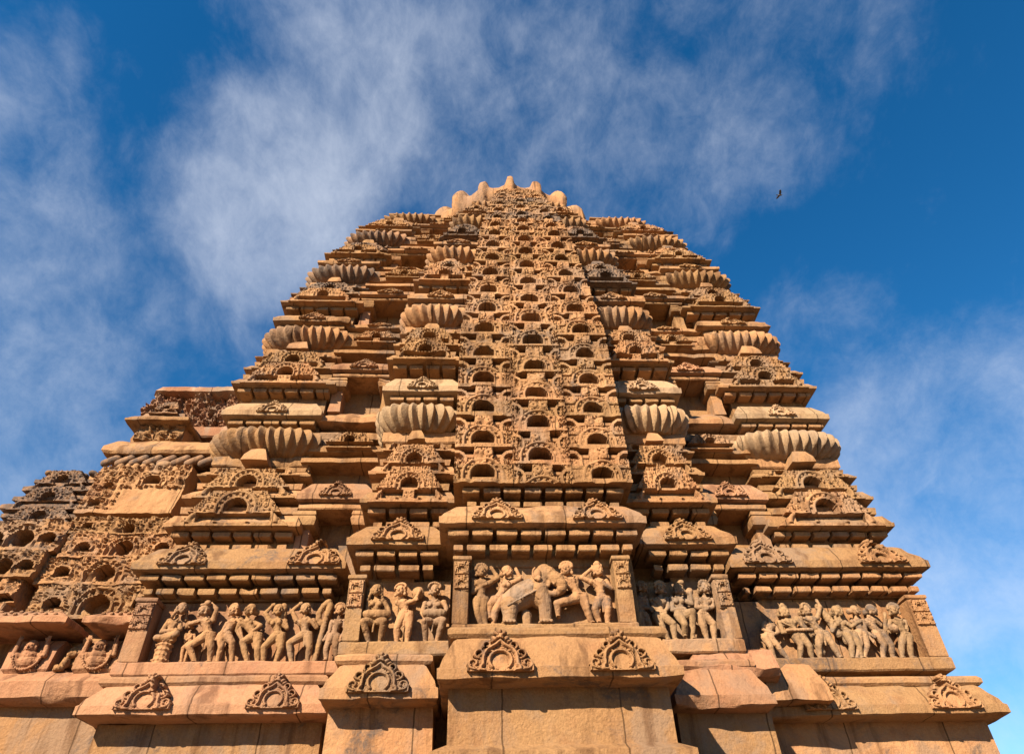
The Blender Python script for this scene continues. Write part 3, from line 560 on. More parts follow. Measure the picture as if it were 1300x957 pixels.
def figure(key, yc, floor, hair='cap', fem=False, u=None, turn=0.0, kf=.05, mat=FIGM, sash=True, seed=0, xs=1.0):
    J = FIG[key]; rnd = random.Random(key)
    u = u or .44
    def P(i, d=0.0): return np.array([J[i][0]/1000*xs, yc-d*u, J[i][1]/1000])
    mb = MB(); cap = lambda p, q, a, b, **k: capsule(mb, p, q, a*u, b*u, **k)
    neck, sl, sr, pel = P(1, .05), P(2, .05), P(3, .03), P(8, .04)
    foot = [P(10, .05), P(12, .05)]
    for f in foot: f[2] = max(f[2], floor+.012)
    ch = (sl+sr)/2+np.array([0, 0, -.035*u]); hwid = np.linalg.norm(sr-sl)/2
    ax = pel-ch; L = np.linalg.norm(ax); mid = ch+ax*.55
    ell(mb, ch, max(.085*u, hwid*.95), .095*u, .10*u); capsule(mb, ch, mid, .095*u, .074*u); capsule(mb, mid, pel, .072*u, .098*u)
    ell(mb, pel, .115*u, .095*u, .08*u); ell(mb, mid+np.array([0, -.035*u, .0]), .055*u, .045*u, .06*u)
    if fem:
        for s in (-1, 1): ell(mb, ch+np.array([s*hwid*.45, -.075*u, -.02*u]), .05*u, .05*u, .048*u)
    else:
        for s in (-1, 1): ell(mb, ch+np.array([s*hwid*.42, -.055*u, .0]), .055*u, .035*u, .045*u)
    cap(neck+(ch-neck)*.3, neck+np.array([0, 0, .03*u]), .042, .038)
    # backing that ties the figure to its slab
    capsule(mb, ch+np.array([0, .05, 0]), pel+np.array([0, .05, 0]), .06*u, .06*u)
    for s, (a, e, h) in ((-1, (2, 4, 5)), (1, (3, 6, 7))):
        A, E_, H_ = (sl if s < 0 else sr), P(e, .06), P(h, .11)
        if J[0] and J[h][1] > J[0][1]: H_ = P(h, .05); H_ = E_+(H_-E_)*.72
        ell(mb, A, .056*u, .055*u, .054*u); cap(A, E_, .052, .043); cap(E_, H_, .042, .031)
        d = (H_-E_)/max(1e-6, np.linalg.norm(H_-E_)); pm = H_+d*.018*u; ell(mb, pm, .03*u, .022*u, .032*u)
        uu, vv, _ = basis(d); vv = np.array([0, -1., 0])-d*(-d[1]); vv /= max(.2, np.linalg.norm(vv)); uu = np.cross(d, vv)
        for k in range(4):
            b0 = pm+uu*(k-1.5)*.013*u+d*.015*u; m_ = b0+d*(.03+.006*(k in (1, 2)))*u; cap(b0, m_, .0105, .01, n=8); cap(m_, m_+d*.016*u-vv*.014*u, .0098, .008, n=8)
        t0 = pm-uu*.024*u; cap(t0, t0-uu*.014*u+d*.026*u, .011, .009, n=8)
        capsule(mb, H_-d*.02*u, H_-d*.008*u, .031*u, .031*u); capsule(mb, A+(E_-A)*.45, A+(E_-A)*.53, .044*u, .044*u)
    for s, (k, f) in ((-1, (9, 10)), (1, (11, 12))):
        hip = pel+np.array([s*.055*u, -.01, -.02*u]); K = P(k, kf+.05); Ft = foot[0 if s < 0 else 1]
        cap(hip, K, .096, .062); ell(mb, K, .058*u, .056*u, .056*u); M_ = K+(Ft-K)*.4+np.array([0, .012*u, 0]); cap(K, M_, .060, .062); cap(M_, Ft, .060, .040)
        ell(mb, Ft+np.array([s*.012*u, -.04*u, -.008*u]), .032*u, .062*u, .02*u)
        for q in range(4): ell(mb, Ft+np.array([s*.012*u+(q-1.5)*.015*u, -.10*u, -.014*u]), .008*u, .014*u, .009*u, 8, 5)
        capsule(mb, Ft+(K-Ft)*.08, Ft+(K-Ft)*.12, .037*u, .037*u)
    # girdle, necklace, sash
    for t in np.linspace(0, 2*np.pi, 18, endpoint=False):
        ell(mb, pel+np.array([.118*u*np.cos(t), .098*u*np.sin(t), .042*u+.01*u*np.cos(2*t)]), .02*u, .02*u, .014*u, 8, 5)
    for t in np.linspace(-2.7, -.44, 9): ell(mb, neck+np.array([.075*u*np.cos(t), -.07*u, -.02*u+.06*u*np.sin(t)]), .019*u, .02*u, .018*u, 8, 5)
    if sash: cap(pel+np.array([0, -.085*u, .02*u]), pel+np.array([.02*u*rnd.choice((-1, 1)), -.07*u, -.22*u]), .022, .016); cap(sl+np.array([0, -.06*u, 0]), mid+np.array([.04*u, -.075*u, 0]), .010, .010)
    if J[0]:
        h = P(0, .085); u0 = u; u = u*1.28; ell(mb, h, .066*u, .07*u, .083*u, 18, 12)
        r = Matrix.Rotation(turn, 3, 'Z'); q = lambda x, y, z: h+np.array((r@Vector((x*u, y*u, z*u)))[:])
        ell(mb, q(0, -.03, -.045), .044*u, .042*u, .036*u)                      # jaw
        cap(q(0, -.066, .018), q(0, -.083, -.018), .010, .015, n=8)             # nose
        for s in (-1, 1):
            ell(mb, q(s*.027, -.062, .01), .017*u, .012*u, .010*u, 10, 6); cap(q(s*.012, -.068, .03), q(s*.045, -.056, .028), .008, .007, n=8)
            ell(mb, q(s*.068, .0, -.005), .014*u, .022*u, .028*u, 10, 7); ell(mb, q(s*.074, -.012, -.055), .022*u, .022*u, .024*u, 10, 7); ell(mb, q(s*.036, -.055, -.018), .02*u, .014*u, .018*u, 8, 6)
        cap(q(-.018, -.07, -.042), q(.018, -.07, -.042), .009, .009, n=8); cap(q(-.013, -.068, -.055), q(.013, -.068, -.055), .008, .008, n=8)
        # hair
        hb = lambda c, rx, ry, rz: ell(mb, q(*c), rx*u, ry*u, rz*u, 14, 9)
        hb((0, .018, .03), .078, .075, .068)
        if hair == 'bun': hb((.05, .0, .10), .05, .05, .045); hb((0, -.02, .075), .06, .05, .025)
        elif hair == 'curls':
            for t in np.linspace(-.15, math.pi+.15, 9): hb((.076*math.cos(t), -.018, .035+.062*math.sin(t)), .024, .03, .024)
        elif hair == 'turban':
            for t in np.linspace(-.1, math.pi+.1, 11): hb((.082*math.cos(t), -.01, .04+.05*math.sin(t)), .022, .055, .026)
        elif hair == 'long':
            for s in (-1, 1):
                for k in range(4): hb((s*(.07+.012*k), .01, .0-.045*k), .026, .035, .034)
        elif hair == 'back': hb((.06, .02, .03), .07, .06, .09); hb((.09, .02, -.06), .05, .05, .08)
        elif hair == 'top': hb((0, .01, .10), .045, .045, .05); hb((-.04, 0, .085), .03, .03, .03); hb((.04, 0, .085), .03, .03, .03)
        capsule(mb, q(0, .05, 0), q(0, .12, 0), .05*u, .05*u); u = u0
    return fuse(mb, .0038, 1, .0032)
def panel(x0, x1, yfront, z0, ztop, zsill, label, left=True, right=True, mat=SAND, pw=.125, tiltx=0.0):
    xc = (x0+x1)/2; t = thing('relief_panel', (AX+xc, yfront, zsill), label, 'stone relief', 'carved panels under the lowest eave')
    ABS[t.name] = np.array((xc, yfront, zsill)); back = yfront+.165; mb = MB()
    box(mb, x0+.01, x1-.01, back, back+.15, zsill+.002, ztop, .004, .008, sd(), .07); build('back_slab', mb, mat, t)
    mb = MB(); box(mb, x0-.012, x1+.012, yfront-.01, back+.14, zsill, z0, .012, .008, sd(), .06); build('sill', mb, mat, t)
    for on, a, b in ((left, x0, x0+pw), (right, x1-pw, x1)):
        if not on: continue
        mb = MB(); box(mb, a, b, yfront, back+.05, z0+.001, ztop-.05, .006, .006, sd(), .05); box(mb, a-.012, b+.012, yfront-.014, back+.05, ztop-.049, ztop-.012, .008, .005, sd(), .05)
        p = build('side_pillar', mb, mat, t); rb = MB()
        def orn(X, Z):
            g = np.mod(Z, .115); h = .01+.018*filigree(X, Z, .045, 9); h = np.where(g < .012, -.001, h)
            a_, hole, cov = gavaksha(X, g-.045, .046); h = np.where(cov, .012+a_*.5, h); return np.where(hole, -.012, h), None
        relief(rb, orn, -pw/2+.008, pw/2-.008, 0, .225, .0075, .02, at((a+b)/2, yfront-.002, ztop-.285), sd(), .003); build('arch_relief', rb, mat, p, 35)
    return t, back
def carve(t, key, back, floor, mat=FIGM, off=.066, **k):
    return build('carved_figure', figure(key, back-off, floor, mat=mat, **k), mat, t, 0)
def solid(name, mb, mat, parent, v=.0042, sm=2): return build(name, fuse(mb, v, sm), mat, parent, 0)
# --- left corner: eight dancers
tA, bA = panel(-3.40, -1.60, -3.475, 3.405, 3.935, 3.30, 'long carved panel of dancing and bending figures, one seated on a basket stool', True, False, PINK, .16)
carve(tA, 'A_seat', bA, 3.405, hair='long', turn=.7, kf=.1, sash=False)
mb = MB()
for z, r in ((3.40, .068), (3.43, .062), (3.47, .048), (3.51, .056), (3.55, .062), (3.575, .05)):
    c = np.array([-3.10, bA-.075, z+.01]); ell(mb, c, r*1.15, .06, .02, 16, 7)
    for k in range(12): a = math.pi*2*k/12; ell(mb, c+np.array([r*1.1*math.cos(a), .055*math.sin(a), 0]), .009, .010, .009, 8, 5)
capsule(mb, (-3.10, bA-.07, 3.415), (-3.10, bA-.07, 3.575), .062, .058); solid('basket_stool', mb, FIGM, tA)
carve(tA, 'A_bow', bA, 3.405, hair='bun', turn=-.6); carve(tA, 'A_child', bA, 3.405, hair='curls', u=.26, turn=-.6, off=.045)
carve(tA, 'A_bend', bA, 3.405, hair='curls', turn=-.5, u=.42); carve(tA, 'A_lean', bA, 3.405, hair='cap', turn=-.7)
carve(tA, 'A_arm', bA, 3.405, hair='back', turn=.35, fem=True); carve(tA, 'A_arm2', bA, 3.405, hair='cap', turn=.3)
mb = MB(); yb = bA-.07
capsule(mb, (-1.862, yb, 3.42), (-1.815, yb, 3.80), .026, .024)
for p, q in zip([(-1.815, 3.80), (-1.80, 3.88), (-1.815, 3.915)], [(-1.80, 3.88), (-1.815, 3.915), (-1.855, 3.885)]): capsule(mb, (p[0], yb, p[1]), (q[0], yb, q[1]), .030, .028)
for p, q in zip([(-1.855, 3.885), (-1.885, 3.82), (-1.882, 3.76)], [(-1.885, 3.82), (-1.882, 3.76), (-1.855, 3.735)]): capsule(mb, (p[0], yb, p[1]), (q[0], yb, q[1]), .026, .026)
capsule(mb, (-1.815, bA, 3.45), (-1.815, bA, 3.85), .03, .03); solid('tall_staff', mb, FIGM, tA)
carve(tA, 'A_end', bA, 3.42, hair='curls', turn=.15, u=.40)
# --- left middle: three musicians
tB, bB = panel(-1.56, -.745, -3.925, 3.405, 3.935, 3.30, 'carved panel of three musicians, two seated drummers either side of a standing one', True, False, SAND)
for key, c, hr in (('B_drum', (-1.321, 3.62), 'long'), ('B_drum2', (-.868, 3.625), 'turban')):
    f = carve(tB, key, bB, 3.405, hair=hr, kf=.16, turn=.12, fem=True)
    mb = MB(); y = bB-.066-.068; hw = .082 if key == 'B_drum' else .066
    capsule(mb, (c[0]-hw+.02, y, c[1]), (c[0]+hw-.02, y, c[1]), .034, .034, n=18)
    for s in (-1, 1): capsule(mb, (c[0]+s*hw*.78, y, c[1]), (c[0]+s*hw, y, c[1]), .037, .030, n=18)
    solid('drum', mb, FIGM, f)
f = carve(tB, 'B_disc', bB, 3.405, hair='turban', turn=-.35)
mb = MB(); ell(mb, (-1.012, bB-.07, 3.812), .052, .022, .052, 22, 9); capsule(mb, (-1.012, bB-.07, 3.812), (-1.012, bB, 3.812), .04, .045); solid('cymbal', mb, FIGM, f)
# --- centre: elephant
tC, bC = panel(-.71, .645, -4.275, 3.405, 3.935, 3.30, 'carved panel of a kneeling elephant among four figures, one gripping its trunk', True, True, SAND, .12)
carve(tC, 'C_arm', bC, 3.405, hair='curls', turn=.1); carve(tC, 'C_climb', bC, 3.405, hair='cap', turn=.6, u=.42, fem=True)
carve(tC, 'C_pull', bC, 3.405, hair='curls', turn=-.3, u=.46, sash=False); carve(tC, 'C_last', bC, 3.405, hair='top', turn=.4)
def elephant():
    mb = MB(); y = bC-.085; q = lambda x, z, d=0: np.array([x, y-d, z])
    for a, b, r0, r1 in (((-.275, 3.575), (-.20, 3.615), .072, .088), ((-.20, 3.615), (-.11, 3.665), .088, .086), ((-.11, 3.665), (-.02, 3.77), .086, .082), ((-.12, 3.655), (-.04, 3.60), .084, .07), ((-.19, 3.60), (-.09, 3.63), .062, .058)):
        capsule(mb, q(*a), q(*b), r0, r1, 18)
    capsule(mb, q(-.285, 3.56, .02), q(-.285, 3.50, .03), .078, .058, 16); capsule(mb, q(-.285, 3.50, .03), q(-.292, 3.425, .03), .054, .05, 16)
    capsule(mb, q(-.06, 3.66, .03), q(-.02, 3.57, .04), .078, .054, 16); capsule(mb, q(-.02, 3.57, .04), q(-.022, 3.43, .04), .05, .046, 16)
    ell(mb, q(-.022, 3.42, .05), .058, .06, .022); ell(mb, q(-.292, 3.42, .045), .06, .06, .022)
    for k in range(4): ell(mb, q(-.06+.025*k, 3.418, .098), .012, .012, .012, 8, 5); ell(mb, q(-.33+.025*k, 3.418, .098), .012, .012, .012, 8, 5)
    capsule(mb, q(-.16, 3.50, -.02), q(-.155, 3.425, -.02), .042, .036)
    ell(mb, q(.0, 3.79, .025), .084, .07, .074, 18, 12); ell(mb, q(-.015, 3.84, .02), .055, .055, .035)      # skull
    T = [(.02, 3.79, .04), (.06, 3.755, .05), (.095, 3.72, .06), (.118, 3.69, .06), (.105, 3.655, .06), (.07, 3.638, .055), (.035, 3.635, .05), (.005, 3.645, .05)]; R_ = [.058, .050, .042, .036, .030, .026, .022, .019]
    for i in range(len(T)-1): capsule(mb, q(*T[i]), q(*T[i+1]), R_[i], R_[i+1], 14)
    for i in range(9):
        t = i/9*3; k = int(t); p = q(*T[k+1])*(1-(t-k))+q(*T[k+2])*(t-k); capsule(mb, p+np.array([-.004, -.012, 0]), p+np.array([.004, -.012, 0]), R_[k+1]*1.0, R_[k+1]*1.0, 10)
    capsule(mb, q(.02, 3.725, .06), q(.01, 3.69, .07), .018, .012); capsule(mb, q(.03, 3.735, .075), q(.05, 3.69, .10), .012, .006)   # mouth, tusk
    ell(mb, q(.025, 3.80, .095), .013, .008, .010, 10, 6); capsule(mb, q(.0, 3.822, .085), q(.045, 3.822, .085), .008, .006)
    capsule(mb, q(-.36, 3.63, .0), q(-.375, 3.53, .01), .016, .011); capsule(mb, q(-.2, 3.6, -.07), q(-.05, 3.75, -.07), .06, .06)
    e = build('carved_elephant', fuse(mb, .0042, 2), FIGM, tC, 0)
    mb = MB()
    ell(mb, q(-.078, 3.775, .088), .034, .016, .048, 16, 9, Matrix.Rotation(.3, 3, 'Y')); ell(mb, q(-.066, 3.735, .094), .02, .014, .028, 12, 7)
    for t in np.linspace(2.0, 5.6, 12): ell(mb, q(-.078+.032*math.cos(t), 3.775+.046*math.sin(t), .10), .009, .008, .009, 8, 5)
    solid('ear', mb, FIGM, e, .0036)
    mb = MB()                                                                            # saddle cloth
    for a, b, r0, r1 in (((-.285, 3.578), (-.21, 3.622), .076, .092), ((-.21, 3.622), (-.135, 3.662), .092, .09)): capsule(mb, q(a[0], a[1]+.012, .006), q(b[0], b[1]+.012, .006), r0, r1, 18)
    for t in np.linspace(0, 1, 18): x = -.30+.24*t; z = 3.535+.125*t; ell(mb, q(x, z, .088+.012*math.sin(3*t)), .010, .009, .009, 8, 5)
    for t in np.linspace(0, 1, 12): ell(mb, q(-.045-.02*t, 3.655+.10*t, .095-.05*t), .010, .010, .010, 8, 5)
    solid('saddle_cloth', mb, FIGW, e, .0042)
elephant()
# --- right middle: four figures in shade
tD, bD = panel(.70, 1.535, -3.925, 3.405, 3.93, 3.30, 'carved panel of four crowded figures half in shadow, on a thick grey sill', False, True, SAND)
carve(tD, 'D_back', bD, 3.405, mat=FIGW, hair='cap', turn=.6); carve(tD, 'D_stand', bD, 3.405, mat=FIGW, hair='curls', turn=.1)
f = carve(tD, 'D_seat', bD, 3.405, mat=FIGW, hair='bun', turn=.3, fem=True, kf=.12)
mb = MB(); ell(mb, (1.212, bD-.10, 3.80), .032, .028, .032); capsule(mb, (1.212, bD-.09, 3.80), (1.20, bD-.07, 3.70), .022, .02); solid('held_fruit', mb, FIGW, f)
carve(tD, 'D_front', bD, 3.405, mat=FIGW, hair='curls', turn=.25)
# --- right corner: procession
tE, bE = panel(1.74, 3.43, -3.475, 3.395, 3.93, 3.29, 'long weathered carved panel of a crowded procession of figures, the leftmost headless', False, True, SAND, .17)
carve(tE, 'E_broken', bE, 3.395, mat=FIGW, u=.38, sash=False); f = carve(tE, 'E_hold', bE, 3.395, mat=FIGW, hair='top', turn=.3)
mb = MB(); capsule(mb, (2.12, bE-.14, 3.63), (2.34, bE-.14, 3.635), .014, .014); solid('flute', mb, FIGW, f)
carve(tE, 'E_dance', bE, 3.395, mat=FIGW, hair='curls', turn=.3); carve(tE, 'E_staff', bE, 3.395, mat=FIGW, hair='back', turn=.5, fem=True)
carve(tE, 'E_turn', bE, 3.395, mat=FIGW, hair='back', turn=1.2, u=.38); carve(tE, 'E_reach', bE, 3.395, mat=FIGW, hair='cap', turn=.5)
f = carve(tE, 'E_last', bE, 3.395, mat=FIGW, hair='curls', turn=-.3)
mb = MB(); ell(mb, (3.06, bE-.14, 3.64), .045, .03, .035); solid('pot_drum', mb, FIGW, f)
mb = MB()
for a in ((2.50, 3.86, 2.56, 3.74), (2.56, 3.74, 2.60, 3.62), (2.38, 3.6, 2.40, 3.47), (2.62, 3.72, 2.66, 3.56)): capsule(mb, (a[0], bE-.05, a[1]), (a[2], bE-.06, a[3]), .03, .035)
solid('carved_scarf', mb, FIGW, tE)
# ------------------------------------------------------------------ lower roof on the left, worn and partly rebuilt
annex = thing('porch_roof', (AX-4.6, -2.0, 0), 'low worn porch roof of stacked carved stones left of the tall spire', 'temple porch')
ABS[annex.name] = np.array((-4.6, -2.0, 0.))
RED = stone('red_sandstone', (.22, .10, .055), (.28, .145, .085), (.50, .38, .28), dark=.5, seed=41, grey=.2)
def worn(s, n=1.0):
    """eroded lattice of arches: one arch in the middle, half arches and slots either side"""
    def fn(X, Z):
        hw = X.max(); H = Z.max(); u = X; f = filigree(X, Z, .075, s); h = .02+.045*f
        h = np.where(Z < .1*H, .05+.01*f, h)
        r = .60*H; a, hole, cov = gavaksha(u*.92, Z-.30*H, r); h = np.where(cov & (Z > .1*H), .03+1.9*a, h); h = np.where((np.hypot(u*.9, Z-.40*H) < .25*H), -.26, h)
        for sg in (-1, 1):
            c = sg*.66*hw; e = np.hypot((u-c)*.9, Z-.36*H); h = np.where((e < .30*H) & (Z > .3*H), np.where(np.abs(e-.26*H) < .05*H, .06, np.where(Z < .58*H, np.where(np.abs(Z-.41*H) < .028*H, -.03, -.11), h)), h)
            h = np.where((np.abs(u-sg*.38*hw) < .1*H) & (Z > .72*H), .05+.03*f, h)
        return h+.03*(fbm(np.stack([X*7+s*3, Z*7, X*0+s], -1), 2, 3)-.5), None
    return fn
def course(x0, x1, yf, z0, z1, mat=SAND, s=0, parent=annex, arches=1, tilt=.12, name='carved_course', depth=.5):
    o = None
    w_ = (x1-x0)/arches
    for k in range(arches):
        rb = MB(); relief(rb, worn(s+k), -w_/2, w_/2, 0, z1-z0, .014, depth, at(x0+w_*(k+.5), yf, z0, tilt), s+k, .012)
        V = jitter(rb.verts(), .02, s, 2.2); rb.V = [V]; o = build(name, rb, mat, parent, 34)
    return o
mb = MB()
loft(mb, [(-9.0, -3.3, -2.95, -1.0, 0), (-9.0, -3.3, -2.95, -1.0, 3.30)], .3, .02, 201)
loft(mb, [(-8.6, -3.3, -2.80, -.9, 3.32), (-8.4, -3.3, -2.6, -.9, 4.9)], .3, .02, 202)
loft(mb, [(-5.6, -3.2, -2.40, -.9, 4.9), (-5.2, -3.2, -2.3, -.9, 5.75), (-4.85, -3.2, -2.2, -.9, 5.9), (-4.75, -3.2, -1.75, -.9, 6.2), (-4.6, -3.1, -1.6, -.9, 7.2)], .2, .03, 203)
build('porch_core', mb, SAND, annex)
mb = MB(); loft(mb, [(-9.0, -3.52, -3.05, -2.3, 3.22), (-9.0, -3.52, -3.10, -2.3, 3.26), (-9.0, -3.5, -3.12, -2.3, 3.37), (-9.0, -3.5, -3.0, -2.3, 3.47), (-9.0, -3.5, -2.84, -2.3, 3.56)], .1, .02, 204); build('base_ledge', mb, PINK, annex)
# busts on brackets under short studded eaves
def bust(xc, zc, yf):
    mb = MB(); loft(mb, [(xc-.15, xc+.15, yf+.0, yf+.45, zc-.02), (xc-.19, xc+.19, yf-.05, yf+.45, zc+.04), (xc-.20, xc+.20, yf-.03, yf+.45, zc+.2), (xc-.2, xc+.2, yf+.06, yf+.45, zc+.30)], .05, .012, sd())
    b = build('bracket_block', mb, PINK, annex); mb = MB(); y = yf-.04; b0 = np.array((xc, y, zc+.05))
    ell(mb, (xc, y, zc+.11), .11, .08, .075); ell(mb, (xc, y-.01, zc+.17), .09, .075, .06)
    h = np.array([xc+.0, y-.045, zc+.245]); ell(mb, h, .052, .055, .062, 16, 10); capsule(mb, h+[0, -.05, .01], h+[0, -.066, -.014], .007, .011)
    for s in (-1, 1):
        ell(mb, h+np.array([s*.021, -.05, .012]), .012, .008, .008, 8, 5); ell(mb, h+np.array([s*.055, 0, -.01]), .012, .018, .03, 8, 6)
        capsule(mb, (xc+s*.10, y, zc+.17), (xc+s*.165, y-.02, zc+.17), .034, .03); capsule(mb, (xc+s*.165, y-.02, zc+.17), (xc+s*.15, y-.03, zc+.30), .03, .024)
        ell(mb, (xc+s*.147, y-.035, zc+.325), .024, .02, .028)
        for k in range(4): capsule(mb, (xc+s*.147+(k-1.5)*.011, y-.038, zc+.335), (xc+s*.147+(k-1.5)*.012, y-.034, zc+.366), .0065, .005, 8)
        capsule(mb, (xc+s*.125, y-.04, zc+.32), (xc+s*.112, y-.045, zc+.342), .007, .005, 8)
    capsule(mb, h+[-.02, -.05, -.03], h+[.02, -.05, -.03], .007, .007, 8); ell(mb, h+np.array([0, .02, .035]), .056, .05, .045)
    for t in np.linspace(math.pi+.1, 2*math.pi-.1, 16): ell(mb, (xc+.145*math.cos(t), y-.04, zc+.17+.15*math.sin(t)), .016, .02, .016, 8, 5)
    for t in np.linspace(math.pi, 2*math.pi, 16): capsule(mb, (xc+.122*math.cos(t), y-.03, zc+.18+.12*math.sin(t)), (xc+.122*math.cos(t+.2), y-.03, zc+.18+.12*math.sin(t+.2)), .012, .012, 8)
    mb.V = [(v-b0)*.8+b0 for v in mb.V]; build('carved_bust', fuse(mb, .0042, 2), PINK, b, 0)
bust(-4.37, 3.46, -2.98); bust(-3.79, 3.46, -2.98)
def studded(xa, xb, z0):
    mb = MB(); yf = -3.24; V = [(0, .02), (.012, 0), (.06, 0), (.07, .02), (.14, .13), (.19, .25)]
    loft(mb, [(xa+i, xb-i, yf+i, -2.6, z0+z) for z, i in V], .05, .012, sd()); o = build('studded_eave', mb, PINK, annex); mb = MB()
    n = int((xb-xa-.15)/.085)
    for k in range(n):
        for r in (0, 1): x = xa+.1+(xb-xa-.2)*(k+.5)/n; ell(mb, (x, yf+.055+.075*r, z0+.098+.045*r), .020, .02, .016, 8, 5)
    build('stud_row', mb, PINK, o)
studded(-6.4, -4.06, 3.80); studded(-3.93, -3.44, 3.80)
mb = MB(); loft(mb, [(-4.12, -3.86, -3.0, -2.5, 3.52), (-4.1, -3.9, -2.95, -2.5, 3.68), (-4.02, -3.9, -2.8, -2.5, 3.8)], .06, .04, 209); build('rubble_fill', mb, SAND, annex)
mb = MB(); ell(mb, (-4.02, -3.0, 3.62), .05, .05, .028); ell(mb, (-4.1, -3.0, 3.5), .04, .05, .03); ell(mb, (-4.05, -3.0, 3.56), .03, .05, .05); ell(mb, (-3.95, -2.98, 3.72), .035, .05, .04)
build('carved_boss', fuse(mb, .006, 2, .014), SAND, annex, 0)
# courses of arch work
course(-4.66, -3.42, -2.86, 3.95, 4.30, SAND, 31, depth=.45)
course(-4.72, -3.52, -2.82, 4.29, 4.60, SAND, 34, depth=.45)
course(-4.62, -3.46, -2.78, 4.59, 4.86, SAND, 37, depth=.45); course(-4.70, -3.5, -2.74, 4.85, 5.05, SAND, 40, depth=.4)
course(-5.30, -4.80, -2.98, 3.95, 4.34, SAND, 44, tilt=.3); course(-6.2, -5.32, -2.9, 3.95, 4.4, SAND, 46)
course(-5.36, -4.72, -2.90, 4.33, 4.64, SAND, 48, tilt=.2); course(-6.2, -5.38, -2.86, 4.42, 4.75, SAND, 49)
course(-5.42, -4.66, -2.82, 4.63, 4.98, SAND, 52, tilt=.2); course(-6.3, -5.44, -2.8, 4.76, 5.0, SAND, 53)
# dark three-stepped block
for k, (xa, xb, z0, T) in enumerate(((-5.62, -4.62, 4.99, .215), (-5.60, -4.68, 5.21, .235), (-5.50, -4.70, 5.45, .22))):
    yf = -2.62+.03*k; mb = MB(); q = [(0, .03), (.02, .0), (.3*T, 0), (.45*T, .04), (.48*T, .11), (.62*T, .12), (.66*T, .05), (.85*T, .05), (.9*T, .1), (T, .1)]
    loft(mb, [(xa+i, xb-i, yf+i, yf+.8, z0+z) for z, i in q], .05, .014, sd()); o = build('stepped_block', mb, DARK, annex)
    rb = MB(); hw = (xb-xa)/2; relief(rb, tier_fn(T, hw, hw/.57, True, 5+k), -hw, hw, 0, T*1.16, .012, .14, at((xa+xb)/2, yf-.008, z0, .04), 60+k, .022); build('arch_relief', rb, DARK, o, 32)
mb = MB()
for x in (-5.25, -5.0, -4.78): [ell(mb, (x+.05*q, -2.5+.03*q, 5.67+.02*(q % 2)), .05, .06, .035) for q in range(-1, 2)]
build('crumbled_finial', fuse(mb, .012), DARK, annex, 0)
# sloping slab with one round opening
def slabfn(X, Z):
    f = filigree(X, Z, .1, 3); a, hole, cov = gavaksha(X-.16, Z-.42, .15); w_ = (X < -.12)
    h = np.where(w_, .02+.05*f, .035+.05*f*(Z > .34)*(np.abs(X-.16) < .4)); h = np.where(cov, .05+a*1.2, h); h = np.where(hole, -.18, h); h = np.where(Z < .05, .05, h)
    for cx, cz in ((-.33, .12), (-.30, .36)): h = np.where((np.hypot(X-cx, (Z-cz)) < .055) & (Z > cz-.02), -.08, h)
    return h+.02*(fbm(np.stack([X*5, Z*5, X*0], -1), 8, 3)-.5), None
rb = MB(); relief(rb, slabfn, -.48, .52, 0, .66, .012, .25, at(-4.27, -2.66, 5.12, .22), 71, .02); rb.V = [jitter(rb.verts(), .012, 71)]; build('arched_slab', rb, SAND, annex, 34)
mb = MB(); loft(mb, [(-4.7, -3.5, -2.52, -2.0, 5.03), (-4.68, -3.5, -2.55, -2.0, 5.07), (-4.68, -3.5, -2.52, -2.0, 5.11)], .06, .015, 72); build('string_course', mb, PINK, annex)
# long slab with rope moulding
mb = MB(); loft(mb, [(-4.84, -3.5, -2.52, -1.6, 5.97), (-4.86, -3.5, -2.54, -1.6, 6.0), (-4.86, -3.5, -2.53, -1.6, 6.06), (-4.80, -3.5, -2.40, -1.6, 6.2), (-4.78, -3.5, -2.34, -1.6, 6.24)], .06, .02, 73); o = build('long_slab', mb, SAND, annex)
mb = MB()
for k in range(9): x = -4.80+.155*k; capsule(mb, (x, -2.46, 5.87), (x+.13, -2.47, 5.93), .045, .045, 12)
build('rope_moulding', mb, DARK, o)
mb = MB(); [capsule(mb, (-4.62+.085*k, -2.50, 5.74), (-4.60+.085*k, -2.46, 5.84), .04, .035, 10) for k in range(6)]; ell(mb, (-4.10, -2.50, 5.81), .1, .07, .06); build('carved_boss', fuse(mb, .008), SAND, annex, 0)
# little pyramid-roofed block
mb = MB(); loft(mb, [(-4.72, -4.12, -2.28, -1.6, 6.25), (-4.74, -4.10, -2.3, -1.6, 6.3), (-4.70, -4.12, -2.26, -1.6, 6.5)], .06, .03, 74); o = build('shrine_block', mb, SAND, annex)
rb = MB(); relief(rb, lambda X, Z: (.06*filigree(X, Z, .15, 4)-.04*(np.mod(X+.3, .2) < .05), None), -.28, .28, 0, .22, .012, .1, at(-4.41, -2.31, 6.28, .1), 75, .03); build('figure_frieze', rb, SAND, o, 30)
o = eave(-4.82, -4.06, -2.42, -1.6, 6.50, 6.64, SAND, (), parent=annex, name='stepped_roof', inset=.1, amp=.014)
mb = MB(); loft(mb, [(-4.70, -4.18, -2.3, -1.7, 6.635), (-4.68, -4.2, -2.28, -1.7, 6.7), (-4.6, -4.26, -2.2, -1.7, 6.72), (-4.56, -4.3, -2.16, -1.7, 6.84), (-4.48, -4.36, -2.1, -1.7, 6.9)], .05, .015, 76); build('roof_cap', mb, SAND, o)
rb = MB(); relief(rb, tier_fn(.2, .22, .4, True, 3), -.2, .2, 0, .24, .011, .1, at(-4.44, -2.33, 6.66, .4), 77, .012); build('arch_relief', rb, SAND, o, 32)
